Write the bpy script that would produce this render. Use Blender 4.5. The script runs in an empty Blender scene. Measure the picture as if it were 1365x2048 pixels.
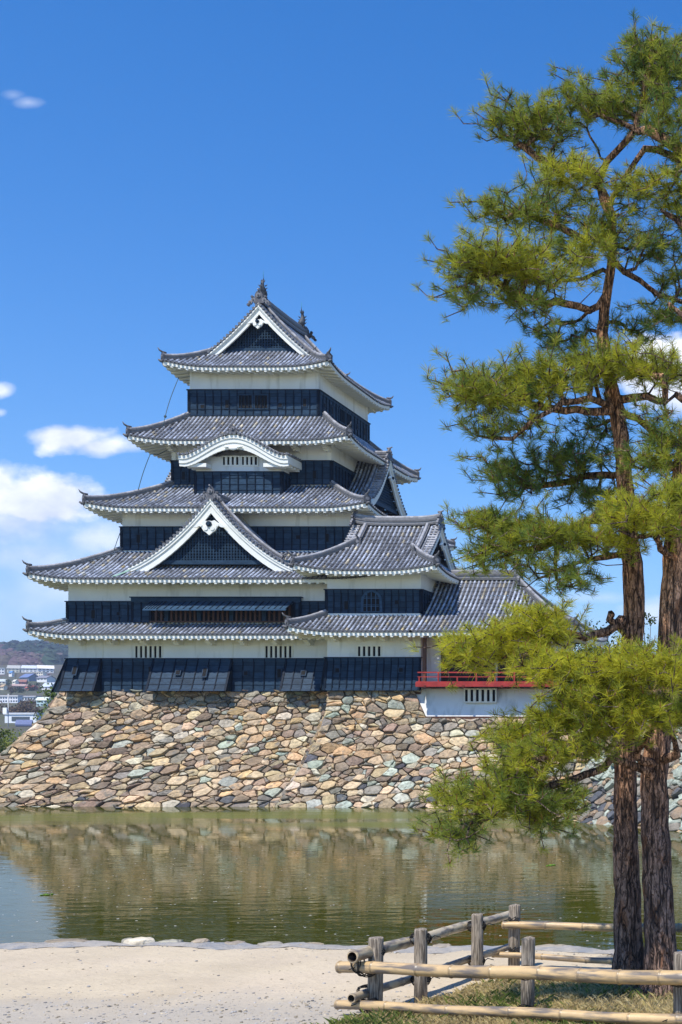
import bpy, math, random
import numpy as np
from mathutils import Vector, noise
R = math.radians
random.seed(7)
rng = np.random.default_rng(11)

# ------------------------------------------------------------------ camera, sky, sun, exposure
F_PX, PX0, PY0, HC = 2590.0, 1700.0, 1500.0, 3.12      # focal length in photo pixels, principal point, eye height over the water
scene = bpy.context.scene
COL = scene.collection
cam_d = bpy.data.cameras.new("camera")
cam = bpy.data.objects.new("camera", cam_d)
COL.objects.link(cam)
cam.location = (0, 0, HC)
cam.rotation_euler = (R(90), 0, 0)
cam_d.sensor_fit = 'AUTO'
cam_d.sensor_width = 36
cam_d.lens = F_PX / 2048 * 36
cam_d.shift_x = -(PX0 - 682.5) / 2048
cam_d.shift_y = (PY0 - 1024) / 2048
cam_d.clip_start = .2
cam_d.clip_end = 20000
scene.camera = cam

SUN_AZ, SUN_EL = R(-22), R(59)      # behind the camera, to its left
to_sun = Vector((math.sin(SUN_AZ) * math.cos(SUN_EL), -math.cos(SUN_AZ) * math.cos(SUN_EL), math.sin(SUN_EL)))
sd = bpy.data.lights.new("sun", 'SUN')
sd.energy = 4.2
sd.angle = R(.53)
sd.color = (1, .95, .86)
so = bpy.data.objects.new("sun", sd)
COL.objects.link(so)
so.rotation_euler = to_sun.to_track_quat('Z', 'Y').to_euler()
so.location = (-20, -20, 60)
scene.view_settings.view_transform = 'Standard'
scene.view_settings.look = 'None'
scene.view_settings.gamma = 1
scene.view_settings.exposure = .50

def nd(nt, t, loc=None, **kw):
    n = nt.nodes.new(t)
    for k, v in kw.items():
        if k in n.inputs.keys() if isinstance(k, str) else False:
            n.inputs[k].default_value = v
        else:
            setattr(n, k, v)
    return n

def build_world():
    w = bpy.data.worlds.new("World")
    scene.world = w
    w.use_nodes = True
    nt = w.node_tree
    nt.nodes.clear()
    L = nt.links.new
    out = nd(nt, 'ShaderNodeOutputWorld')
    bg = nd(nt, 'ShaderNodeBackground')
    bg.inputs['Strength'].default_value = .14
    sky = nd(nt, 'ShaderNodeTexSky')
    sky.sky_type = 'NISHITA'
    sky.sun_disc = False
    sky.sun_elevation = SUN_EL
    sky.sun_rotation = math.pi - SUN_AZ
    sky.altitude = 600
    sky.air_density = 1.0
    sky.dust_density = .3
    sky.ozone_density = 3.0
    hs = nd(nt, 'ShaderNodeHueSaturation')
    hs.inputs['Saturation'].default_value = 1.42
    hs.inputs['Hue'].default_value = .507
    hs.inputs['Value'].default_value = 1.0
    L(sky.outputs[0], hs.inputs['Color'])
    tc = nd(nt, 'ShaderNodeTexCoord')
    sep = nd(nt, 'ShaderNodeSeparateXYZ')
    L(tc.outputs['Generated'], sep.inputs[0])
    def M(op, a, b=None, c=None, clamp=False):
        n = nd(nt, 'ShaderNodeMath')
        n.operation = op
        n.use_clamp = clamp
        for i, v in enumerate((a, b, c)):
            if v is None: continue
            if isinstance(v, (int, float)): n.inputs[i].default_value = v
            else: L(v, n.inputs[i])
        return n.outputs[0]
    ay = M('MAXIMUM', M('ABSOLUTE', sep.outputs[1]), .05)
    u = M('DIVIDE', sep.outputs[0], ay)
    v = M('DIVIDE', sep.outputs[2], ay)
    cmb = nd(nt, 'ShaderNodeCombineXYZ')
    L(u, cmb.inputs[0]); L(v, cmb.inputs[1])
    def NZ(scale, detail, rough=.55, off=0):
        mp = nd(nt, 'ShaderNodeMapping')
        mp.inputs['Location'].default_value = (off, off * .7, off)
        mp.inputs['Scale'].default_value = (1, 1.5, 1)
        L(cmb.outputs[0], mp.inputs[0])
        n = nd(nt, 'ShaderNodeTexNoise')
        n.inputs['Scale'].default_value = scale
        n.inputs['Detail'].default_value = detail
        n.inputs['Roughness'].default_value = rough
        L(mp.outputs[0], n.inputs['Vector'])
        return n.outputs['Fac']
    n1 = NZ(16, 8, .55, 3.1)
    n2 = NZ(48, 6, .55, 7.7)
    nn = M('ADD', M('MULTIPLY', M('SUBTRACT', n1, .5), 1.5), M('MULTIPLY', M('SUBTRACT', n2, .5), .6))
    # (px, py, half width px, half height px, density, softness)
    clouds = [(135, 878, 88, 34, 1.0, .45), (200, 893, 76, 24, .95, .6), (250, 893, 44, 15, .6, .9),
              (85, 1005, 125, 60, 1.0, .4), (-10, 975, 60, 50, .95, .6), (30, 1045, 170, 66, .8, .9), (200, 1078, 104, 46, .7, 1.0),
              (60, 1110, 190, 55, .62, 1.2), (130, 1180, 240, 80, .55, 1.4), (0, 780, 34, 17, .8, .8), (-5, 825, 20, 10, .6, .9),
              (55, 205, 32, 13, .34, 1.3), (25, 190, 26, 12, .24, 1.4), (1330, 745, 90, 74, 1.0, .35), (1370, 780, 70, 60, .95, .6),
              (1295, 690, 22, 17, .85, .6), (1190, 1195, 100, 12, .35, 1.3), (1320, 1225, 80, 26, .6, 1.0), (1100, 1300, 500, 70, .22, 1.8),
              (-150, 1240, 500, 60, .4, 1.8), (-500, 900, 260, 90, .9, .7), (2300, 820, 300, 110, .9, .7), (1800, 1000, 200, 60, .8, .8), (-900, 600, 240, 60, .7, .9)]
    tot = None
    for (cx, cy, a, b, dens, soft) in clouds:
        u0 = (cx - PX0) / F_PX; v0 = (PY0 - cy) / F_PX
        du = M('DIVIDE', M('SUBTRACT', u, u0), a / F_PX)
        dv = M('DIVIDE', M('SUBTRACT', v, v0), b / F_PX)
        r = M('SQRT', M('ADD', M('MULTIPLY', du, du), M('MULTIPLY', dv, dv)))
        r2 = M('SUBTRACT', M('SUBTRACT', 1.1, r), M('MULTIPLY', nn, -1.0))
        m = M('MULTIPLY', M('SMOOTH_MIN', M('DIVIDE', r2, soft), 1.0, .15, clamp=True), dens, clamp=True)
        tot = m if tot is None else M('MAXIMUM', tot, m)
    front = M('GREATER_THAN', sep.outputs[1], 0)
    tot = M('MULTIPLY', tot, M('MULTIPLY_ADD', front, 1.0, 0))
    shade = nd(nt, 'ShaderNodeMapRange')
    L(n1, shade.inputs[0])
    shade.inputs[1].default_value = .36; shade.inputs[2].default_value = .60
    shade.inputs[3].default_value = .0; shade.inputs[4].default_value = 1
    cc = nd(nt, 'ShaderNodeMix'); cc.data_type = 'RGBA'
    L(shade.outputs[0], cc.inputs['Factor'])
    cc.inputs[6].default_value = (4.6, 5.0, 6.0, 1)
    cc.inputs[7].default_value = (7.4, 7.5, 7.7, 1)
    mx = nd(nt, 'ShaderNodeMix'); mx.data_type = 'RGBA'
    L(tot, mx.inputs['Factor'])
    L(hs.outputs[0], mx.inputs[6])
    L(cc.outputs[2], mx.inputs[7])
    L(mx.outputs[2], bg.inputs['Color'])
    L(bg.outputs[0], out.inputs[0])
build_world()

# ------------------------------------------------------------------ helpers
def at(px, py, Y):
    return Vector(((px - PX0) / F_PX * Y, Y, HC + (PY0 - py) / F_PX * Y))
ORIGIN = {}
def link(o): COL.objects.link(o); return o
def thing(name, label, cat, loc, group=None):
    o = bpy.data.objects.new(name, None)
    o.empty_display_size = .3
    link(o); o.location = loc
    ORIGIN[o.name] = Vector(loc)
    o['label'] = label; o['category'] = cat
    if group: o['group'] = group
    return o
def tag(o, label, cat, group=None):
    o['label'] = label; o['category'] = cat
    if group: o['group'] = group
    return o

class MB:
    def __init__(s): s.v = []; s.f = []; s.c = []; s.sm = []
    def face(s, idx, c=(1, 1, 1), sm=False): s.f.append(idx); s.c.append(c); s.sm.append(sm)
    def quad(s, a, b, c, d, col=(1, 1, 1), sm=False):
        n = len(s.v); s.v += [tuple(a), tuple(b), tuple(c), tuple(d)]; s.face((n, n + 1, n + 2, n + 3), col, sm)
    def poly(s, pts, col=(1, 1, 1)):
        n = len(s.v); s.v += [tuple(p) for p in pts]; s.face(tuple(range(n, n + len(pts))), col)
    def hexa(s, p, col=(1, 1, 1)):
        # p: 8 points, bottom ring 0-3, top ring 4-7
        n = len(s.v); s.v += [tuple(q) for q in p]
        for f in ((3, 2, 1, 0), (4, 5, 6, 7), (0, 1, 5, 4), (1, 2, 6, 5), (2, 3, 7, 6), (3, 0, 4, 7)):
            s.face(tuple(n + i for i in f), col)
    def box(s, x0, x1, y0, y1, z0, z1, col=(1, 1, 1)):
        s.hexa([(x0, y0, z0), (x1, y0, z0), (x1, y1, z0), (x0, y1, z0), (x0, y0, z1), (x1, y0, z1), (x1, y1, z1), (x0, y1, z1)], col)
    def frame_box(s, O, ea, en, a0, a1, h0, h1, n0, n1, col=(1, 1, 1), tilt=None):
        # box in a frame: a along ea, h up, n outward along en; tilt(h) shifts outward
        t = tilt or (lambda h: 0)
        P = lambda a, h, n: O + ea * a + en * (n + t(h)) + Vector((0, 0, h))
        s.hexa([P(a0, h0, n1), P(a1, h0, n1), P(a1, h0, n0), P(a0, h0, n0), P(a0, h1, n1), P(a1, h1, n1), P(a1, h1, n0), P(a0, h1, n0)], col)
    def tube(s, pts, rad, n=8, col=(1, 1, 1), cap=True, sm=True, squash=1):
        pts = [Vector(p) for p in pts]
        if not hasattr(rad, '__len__'): rad = [rad] * len(pts)
        base = len(s.v); up = None
        for i, p in enumerate(pts):
            t = (pts[min(i + 1, len(pts) - 1)] - pts[max(i - 1, 0)]).normalized()
            if up is None:
                up = Vector((0, 0, 1)) if abs(t.z) < .9 else Vector((1, 0, 0))
            a = t.cross(up).normalized(); b = a.cross(t).normalized(); up = b
            for k in range(n):
                th = 2 * math.pi * k / n
                s.v.append(tuple(p + a * math.cos(th) * rad[i] + b * math.sin(th) * rad[i] * squash))
        cf = col if callable(col) else (lambda i: col)
        for i in range(len(pts) - 1):
            for k in range(n):
                k2 = (k + 1) % n
                s.face((base + i * n + k2, base + i * n + k, base + (i + 1) * n + k, base + (i + 1) * n + k2), cf(i), sm)
        if cap:
            s.face(tuple(base + k for k in range(n)), cf(0))
            s.face(tuple(base + (len(pts) - 1) * n + k for k in reversed(range(n))), cf(len(pts) - 2))
    def sweep(s, pts, sec, col=(1, 1, 1), cap=True, sm=False):
        # closed section of (side, up) offsets swept along pts, up stays +z
        pts = [Vector(p) for p in pts]; base = len(s.v); n = len(sec)
        for i, p in enumerate(pts):
            t = (pts[min(i + 1, len(pts) - 1)] - pts[max(i - 1, 0)])
            a = Vector((t.y, -t.x, 0)).normalized()
            for (u, w) in sec: s.v.append(tuple(p + a * u + Vector((0, 0, w))))
        for i in range(len(pts) - 1):
            for k in range(n):
                k2 = (k + 1) % n
                s.face((base + i * n + k, base + i * n + k2, base + (i + 1) * n + k2, base + (i + 1) * n + k), col, sm)
        if cap:
            s.face(tuple(base + k for k in reversed(range(n))), col); s.face(tuple(base + (len(pts) - 1) * n + k for k in range(n)), col)
    def disc(s, c, nrm, r, depth, n=10, col=(1, 1, 1), up=Vector((0, 0, 1))):
        nrm = Vector(nrm).normalized(); a = nrm.cross(up).normalized(); b = a.cross(nrm)
        c = Vector(c)
        base = len(s.v)
        for w in (0, depth):
            for k in range(n):
                th = 2 * math.pi * k / n
                s.v.append(tuple(c + nrm * w + a * math.cos(th) * r + b * math.sin(th) * r))
        s.face(tuple(base + n + k for k in reversed(range(n))), col)
        for k in range(n):
            k2 = (k + 1) % n
            s.face((base + k2, base + k, base + n + k, base + n + k2), col)
    def extrude(s, outline, O, ea, en, th, col=(1, 1, 1)):
        # outline list of (a, h); faces +en side at distance th
        n = len(outline); base = len(s.v)
        for w in (0, th):
            for (a, h) in outline: s.v.append(tuple(O + ea * a + Vector((0, 0, h)) + en * w))
        s.face(tuple(base + n + k for k in range(n)), col); s.face(tuple(base + k for k in reversed(range(n))), col)
        for k in range(n):
            k2 = (k + 1) % n
            s.face((base + k, base + k2, base + n + k2, base + n + k), col)
    def ball(s, c, rx, ry, rz, nu=10, nv=7, col=(1, 1, 1), jit=0):
        c = Vector(c); base = len(s.v)
        for j in range(nv + 1):
            ph = math.pi * j / nv
            for i in range(nu):
                th = 2 * math.pi * i / nu
                k = 1 + (random.uniform(-jit, jit) if jit else 0)
                s.v.append((c.x + rx * k * math.sin(ph) * math.cos(th), c.y + ry * k * math.sin(ph) * math.sin(th), c.z + rz * k * math.cos(ph)))
        for j in range(nv):
            for i in range(nu):
                i2 = (i + 1) % nu
                s.face((base + j * nu + i, base + (j + 1) * nu + i, base + (j + 1) * nu + i2, base + j * nu + i2), col, True)
    def build(s, name, mat, parent=None, origin=None, label=None):
        me = bpy.data.meshes.new(name)
        o3 = Vector((0, 0, 0))
        if parent is not None: o3 = ORIGIN[parent.name]
        elif origin is not None: o3 = Vector(origin)
        V = np.array(s.v, dtype=np.float64).reshape(-1, 3) - np.array(o3)
        me.vertices.add(len(V)); me.vertices.foreach_set('co', V.astype(np.float32).ravel())
        cnt = np.array([len(f) for f in s.f], dtype=np.int32)
        li = np.fromiter((i for f in s.f for i in f), dtype=np.int32)
        me.loops.add(len(li)); me.loops.foreach_set('vertex_index', li)
        me.polygons.add(len(cnt))
        me.polygons.foreach_set('loop_start', np.concatenate(([0], np.cumsum(cnt)[:-1])).astype(np.int32))
        me.polygons.foreach_set('loop_total', cnt)
        me.polygons.foreach_set('use_smooth', np.array(s.sm, dtype=bool))
        me.update(calc_edges=True)
        ca = me.color_attributes.new('Col', 'FLOAT_COLOR', 'CORNER')
        C = np.ones((len(s.f), 4), dtype=np.float32); C[:, :3] = np.array(s.c, dtype=np.float32).reshape(-1, 3)
        ca.data.foreach_set('color', np.repeat(C, cnt, axis=0).ravel())
        me.materials.append(mat)
        ob = link(bpy.data.objects.new(name, me))
        if parent is not None:
            ob.parent = parent; ORIGIN[ob.name] = o3
        elif origin is not None:
            ob.location = origin; ORIGIN[ob.name] = o3
        else: ORIGIN[ob.name] = o3
        if label: ob['label'] = label
        return ob

# ------------------------------------------------------------------ materials
def material(name, base, rough=.8, nscale=3.0, namt=.25, bump=.0, bscale=20, attr=False, spec=.4, stain=None, stretch=(1, 1, 1), transl=0, bdist=.02, tint=None):
    m = bpy.data.materials.new(name); m.use_nodes = True
    nt = m.node_tree; L = nt.links.new
    b = nt.nodes['Principled BSDF']
    b.inputs['Roughness'].default_value = rough
    b.inputs['Specular IOR Level'].default_value = spec
    tc = nd(nt, 'ShaderNodeTexCoord')
    mp = nd(nt, 'ShaderNodeMapping'); mp.inputs['Scale'].default_value = stretch
    L(tc.outputs['Object'], mp.inputs[0])
    n = nd(nt, 'ShaderNodeTexNoise')
    n.inputs['Scale'].default_value = nscale; n.inputs['Detail'].default_value = 6; n.inputs['Roughness'].default_value = .6
    L(mp.outputs[0], n.inputs['Vector'])
    mr = nd(nt, 'ShaderNodeMapRange')
    mr.inputs[1].default_value = .25; mr.inputs[2].default_value = .75
    mr.inputs[3].default_value = 1 - namt; mr.inputs[4].default_value = 1 + namt
    L(n.outputs['Fac'], mr.inputs[0])
    mul = nd(nt, 'ShaderNodeVectorMath'); mul.operation = 'SCALE'
    if attr:
        va = nd(nt, 'ShaderNodeVertexColor'); va.layer_name = 'Col'
        m2 = nd(nt, 'ShaderNodeVectorMath'); m2.operation = 'MULTIPLY'
        L(va.outputs['Color'], m2.inputs[0]); m2.inputs[1].default_value = base[:3]
        L(m2.outputs[0], mul.inputs[0])
    else: mul.inputs[0].default_value = base[:3]
    L(mr.outputs[0], mul.inputs['Scale'])
    colr = mul.outputs[0]
    if stain:
        sc, colour, lo, hi, st = stain
        mp2 = nd(nt, 'ShaderNodeMapping'); mp2.inputs['Scale'].default_value = st
        L(tc.outputs['Object'], mp2.inputs[0])
        n2 = nd(nt, 'ShaderNodeTexNoise'); n2.inputs['Scale'].default_value = sc; n2.inputs['Detail'].default_value = 5
        L(mp2.outputs[0], n2.inputs['Vector'])
        r2 = nd(nt, 'ShaderNodeMapRange'); r2.inputs[1].default_value = lo; r2.inputs[2].default_value = hi
        L(n2.outputs['Fac'], r2.inputs[0])
        mx = nd(nt, 'ShaderNodeMix'); mx.data_type = 'RGBA'
        L(r2.outputs[0], mx.inputs['Factor']); L(colr, mx.inputs[6]); mx.inputs[7].default_value = (*colour, 1)
        colr = mx.outputs[2]
    L(colr, b.inputs['Base Color'])
    if bump:
        nb = nd(nt, 'ShaderNodeTexNoise'); nb.inputs['Scale'].default_value = bscale; nb.inputs['Detail'].default_value = 5
        L(mp.outputs[0], nb.inputs['Vector'])
        bp = nd(nt, 'ShaderNodeBump'); bp.inputs['Strength'].default_value = bump; bp.inputs['Distance'].default_value = bdist
        L(nb.outputs['Fac'], bp.inputs['Height']); L(bp.outputs[0], b.inputs['Normal'])
    if transl:
        tr = nd(nt, 'ShaderNodeBsdfTranslucent'); L(colr, tr.inputs['Color'])
        ms = nd(nt, 'ShaderNodeMixShader'); ms.inputs[0].default_value = transl
        L(b.outputs[0], ms.inputs[1]); L(tr.outputs[0], ms.inputs[2])
        L(ms.outputs[0], nt.nodes['Material Output'].inputs['Surface'])
    return m

M_PLASTER = material('white_plaster', (.79, .80, .79), .85, .7, .08, .15, 8, stain=(1.1, (.44, .44, .40), .54, .86, (2.2, 2.2, .35)))
M_TRIM = material('white_trim_plaster', (.80, .80, .75), .8, 1.2, .08, .1, 10)
M_BOARD = material('black_lacquered_board', (.023, .046, .078), .5, 2.5, .35, .25, 14, attr=True, stretch=(1, 1, 3), spec=.09)
M_DARK = material('dark_opening', (.006, .006, .007), .9, 2, .1)
M_TILE = material('weathered_roof_tile', (1, 1, 1), .5, 5, .30, .3, 30, attr=True, spec=.45)
M_RIDGE = material('ridge_tile', (1, 1, 1), .6, 7, .35, .5, 25, attr=True, spec=.4)
M_COPPER = material('copper_patina_strip', (.22, .36, .29), .7, 3, .25)
M_BROWN = material('brown_timber', (.085, .035, .02), .6, 4, .3, .2, 20, attr=True, stretch=(3, 3, 1))
M_RED = material('vermilion_paint', (.34, .030, .026), .6, 2.2, .35, .2, 20)
M_WIRE = material('cable_metal', (.03, .07, .09), .5)
M_STONE = material('wall_stone', (1.04, .97, .86), .9, 4.5, .42, 1.0, 7, attr=True, stain=(2.1, (.20, .18, .15), .55, .72, (1, 1, 1.6)), spec=.2, bdist=.07)
M_EARTH = material('dark_joint_earth', (.075, .062, .048), .95, 6, .3)
# ------------------------------------------------------------------ roofs
X3, Y3, Z3 = Vector((1, 0, 0)), Vector((0, 1, 0)), Vector((0, 0, 1))
SIDES = {  # side: (eave direction, inward direction)
    'front': (X3, Y3), 'right': (Y3, -X3), 'back': (-X3, -Y3), 'left': (-Y3, X3)}
def tile_col(worn=1.0):
    g = random.choice((.19, .23, .27, .31, .37)) * random.uniform(.88, 1.12) * worn
    t = random.random()
    if t < .06: return (g * 1.25, g * 1.12, g * .85)
    return (g * .86, g * .95, g * 1.16)
def side_frame(rect, side):
    x0, x1, y0, y1 = rect
    es, ed = SIDES[side]
    cx, cy = (x0 + x1) / 2, (y0 + y1) / 2
    if side == 'front': return Vector((cx, y0, 0)), es, ed, (x1 - x0) / 2
    if side == 'back': return Vector((cx, y1, 0)), es, ed, (x1 - x0) / 2
    if side == 'right': return Vector((x1, cy, 0)), es, ed, (y1 - y0) / 2
    return Vector((x0, cy, 0)), es, ed, (y1 - y0) / 2

def tile_panel(mb, O, es, ed, s0, s1, zf, dmax, pitch=.255, seg=.30, dmin=None, r=.066, discs=True):
    n = max(2, int(round((s1 - s0) / pitch))); p = (s1 - s0) / n
    P = lambda s, d, dz=0: O + es * s + ed * d + Z3 * (zf(s, d) + dz)
    lo = dmin or (lambda s: 0)
    for k in range(n):                      # pan tiles: every course steps over the one below
        sm = s0 + (k + .5) * p
        a, b = s0 + k * p, s0 + (k + 1) * p
        da, db = lo(sm), dmax(sm)
        if db - da < .06: continue
        m = max(1, int(math.ceil((db - da) / seg)))
        for i in range(m):
            d0 = da + (db - da) * i / m; d1 = da + (db - da) * (i + 1) / m
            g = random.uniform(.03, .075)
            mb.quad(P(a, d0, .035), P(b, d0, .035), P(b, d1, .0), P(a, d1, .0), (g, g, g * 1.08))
        if discs and da < .01:
            mb.quad(P(a, 0, -.05), P(b, 0, -.05), P(b, 0, .035), P(a, 0, .035), (.08, .08, .09))
    arc = [(math.cos(t) * .92, math.sin(t)) for t in (R(-8), R(35), R(72), R(108), R(145), R(188))]
    for k in range(n + 1):                  # round cover tiles
        s = s0 + k * p
        da, db = lo(s), dmax(s)
        if db - da < .1: continue
        m = max(1, int(math.ceil((db - da) / seg)))
        worn = random.uniform(.85, 1.2)
        for i in range(m):
            d0 = da + (db - da) * i / m - (.05 if i == 0 else .03); d1 = da + (db - da) * (i + 1) / m
            pn_ = P(s, d0); nz_ = noise.noise(pn_ * .45) * .5 + noise.noise(pn_ * 1.7) * .35; c = tuple(q_ * (1 + nz_) for q_ in tile_col(worn)); base = len(mb.v)
            if nz_ > .34 and random.random() < .4: c = (c[0] * 1.15, c[1] * 1.05, c[2] * .78)
            for (d, rr, lift) in ((d0, r * 1.06, .012), (d1, r * .9, 0)):
                q = P(s, d, lift + .01 + .012 * noise.noise(Vector((s * 3, d * 2, 1))))
                for (cx, cz) in arc: mb.v.append(tuple(q + es * (cx * rr) + Z3 * (cz * rr * 1.1)))
            na = len(arc)
            for j in range(na - 1): mb.face((base + j + 1, base + j, base + na + j, base + na + j + 1), c, True)
            mb.face(tuple(base + j for j in range(na)), (c[0] * .45, c[1] * .45, c[2] * .5))
        if discs and da < .01:
            mb.disc(P(s, -.05, .015), -ed, r * 1.12, .03, 9, (.10, .105, .12))

def polyline_bar(mb, pts, w=.28, h=.30, capr=.09):
    layers = 3
    for i in range(layers):
        a, b = h * i / layers, h * (i + 1) / layers
        ww = w / 2 * (1.0 if i % 2 == 0 else .84); g = (.10, .17, .13)[i]
        mb.sweep(pts, [(-ww, a), (-ww, b - .008), (ww, b - .008), (ww, a)], (g, g, g * 1.06))
    for i in range(len(pts) - 1):
        g = random.uniform(.2, .36)
        mb.tube([Vector(pts[i]) + Z3 * (h + capr * .3), Vector(pts[i + 1]) + Z3 * (h + capr * .3)], [capr * 1.05, capr * .95], 8, (g, g, g * 1.07), cap=False)
def resample(pts, step):
    pts = [Vector(p) for p in pts]; out = [pts[0]]
    for a, b in zip(pts, pts[1:]):
        m = max(1, int((b - a).length / step))
        for i in range(1, m + 1): out.append(a.lerp(b, i / m))
    return out
def demon_tile(mb, c, n, size=.45, up=True):
    # ridge-end tile: arched plate with bosses and side scrolls, facing n
    n = Vector(n).normalized(); a = Vector((-n.y, n.x, 0)).normalized(); c = Vector(c); s = size
    dk = (.10, .10, .115); lt = (.2, .2, .22)
    out = [(-.5, -.35), (-.62, -.05), (-.42, .15), (-.38, .5), (-.22, .8), (0, .92), (.22, .8), (.38, .5), (.42, .15), (.62, -.05), (.5, -.35)]
    mb.extrude([(x * s, z * s) for x, z in out], c, a, n, .10 * s + .05, dk)
    mb.disc(c + n * (.1 * s + .05) + Z3 * (.42 * s), n, .24 * s, .05, 12, lt)
    mb.disc(c + n * (.1 * s + .1) + Z3 * (.42 * s), n, .11 * s, .05, 8, dk)
    for sx in (-1, 1):
        for (x, z, r_) in ((.55, -.02, .22), (.85, -.28, .2), (.66, .28, .14), (1.05, -.52, .15)):
            mb.disc(c + a * (sx * x * s) + Z3 * (z * s), n, r_ * s, .12 * s + .04, 10, lt if r_ > .18 else dk)
            mb.disc(c + a * (sx * x * s) + Z3 * (z * s) + n * (.12 * s + .04), n, r_ * s * .5, .03, 8, dk)
    if up:
        p0 = c - n * .1 + Z3 * (.85 * s)
        mb.tube([p0, p0 + n * .18 + Z3 * .02, p0 + n * .34 + Z3 * .09], [.06, .055, .04], 8, lt)
def horn(mb, p, n, s=1.0):
    n = Vector(n); n.z = 0; n.normalize(); p = Vector(p)
    a = Vector((-n.y, n.x, 0))
    mb.extrude([(-.2 * s, -.12 * s), (-.22 * s, .22 * s), (0, .42 * s), (.22 * s, .22 * s), (.2 * s, -.12 * s)], p, a, n, .1 * s, (.09, .09, .10))
    mb.disc(p + n * .1 * s + Z3 * .12 * s, n, .11 * s, .04, 8, (.18, .18, .2))
    q = p + Z3 * .38 * s
    mb.tube([q - n * .15 * s, q + n * .08 * s + Z3 * .03, q + n * .24 * s + Z3 * .11 * s, q + n * .33 * s + Z3 * .25 * s], [.07 * s, .065 * s, .05 * s, .02 * s], 8, (.13, .13, .14))

class Roof:
    """hipped skirt or hip-and-gable roof over an eave rectangle; profile rises inward, corners lift"""
    def __init__(s, rect, ze, rise, run, c=.2, U=.34, Lc=3.2, nolift=()):
        s.rect = rect; s.ze = ze; s.rise = rise; s.run = run; s.c = c; s.U = U; s.Lc = Lc; s.nolift = nolift
    def prof(s, d):
        t = d / s.run
        return s.rise * ((1 - s.c) * t + s.c * t * t)
    def zf(s, half, ends=(True, True)):
        def f(sv, d):
            lift = 0
            for sg, on in ((-1, ends[0]), (1, ends[1])):
                e = half - sg * sv
                if on and e < s.Lc: lift += s.U * (1 - max(e, 0) / s.Lc) ** 2.2 * max(0, 1 - d / min(s.run, 3.0))
            return s.ze + s.prof(d) + lift
        return f

def eave_trim(trim, raft, O, es, ed, s0, s1, zf, over, rp=.49, cut=(0, 0), drop=.30, rdrop=.04):
    """white fascia in two steps, soffit and rafter ends under one eave (s0..s1)"""
    N = max(4, int((s1 - s0) / .6)); ss = [s0 + (s1 - s0) * i / N for i in range(N + 1)]
    P = lambda s, d, dz: O + es * s + ed * d + Z3 * (zf(s, 0) + dz)
    for (d0, d1, a, b) in ((.03, .13, -.25, -.075),):
        for i in range(N):
            sa, sb = ss[i], ss[i + 1]
            # mitre the corners
            sa0 = max(sa, s0 + (d0 if cut[0] else 0)); sb0 = min(sb, s1 - (d0 if cut[1] else 0))
            trim.hexa([P(sa0, d0, a), P(sb0, d0, a), P(sb0, d1, a), P(sa0, d1, a), P(sa0, d0, b), P(sb0, d0, b), P(sb0, d1, b), P(sa0, d1, b)])
    m = max(2, int(round((s1 - s0) / rp)))
    Q = lambda s, d, dz: O + es * s + ed * d + Z3 * (zf(s, d) * .35 + zf(s, 0) * .65 + dz)
    for k in range(m + 1):
        s = s0 + .12 + (s1 - s0 - .24) * k / m
        e = over + .02
        lim = e
        if cut[0]: lim = min(lim, s - s0 - .05)
        if cut[1]: lim = min(lim, s1 - s - .05)
        if lim < .25: lim = .3
        w = .075
        raft.hexa([Q(s - w, .05, -.34), Q(s + w, .05, -.34), Q(s + w, lim, -.42), Q(s - w, lim, -.42),
                   Q(s - w, .05, -.252), Q(s + w, .05, -.252), Q(s + w, lim, -.30), Q(s - w, lim, -.30)])
    for i in range(N):    # soffit boards
        sa, sb = ss[i], ss[i + 1]
        da = over; db = over
        if cut[0]: da = min(da, sa - s0); db = min(db, sb - s0)
        if cut[1]: da = min(da, s1 - sa); db = min(db, s1 - sb)
        raft.quad(Q(sa, .1, -.24), Q(sb, .1, -.24), Q(sb, max(db, .1), -.27), Q(sa, max(da, .1), -.27))

def hip_bar(mb, roof, corner, dx, dy, dlen, half_l=None, w=.30, h=.26):
    # ridge over one hip, starting near the eave corner
    pts = []
    m = max(4, int(dlen / .3))
    for i in range(m + 1):
        d = .10 + (dlen - .10) * i / m
        z = roof.ze + roof.prof(d) + roof.U * (1 - min(d, roof.Lc) / roof.Lc) ** 2.2 * max(0, 1 - d / min(roof.run, 3.0))
        pts.append(Vector((corner[0] + dx * d, corner[1] + dy * d, z - .02)))
    polyline_bar(mb, pts, w, h)
    out = Vector((-dx, -dy, 0)).normalized()
    horn(mb, pts[0] + Z3 * .05, out, 1.0)
    q = pts[0] + out * .0 - Z3 * .12
    mb.tube([q - out * .1, q + out * .16, q + out * .3 + Z3 * .08], [.09, .085, .05], 8, (.14, .14, .15))

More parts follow.
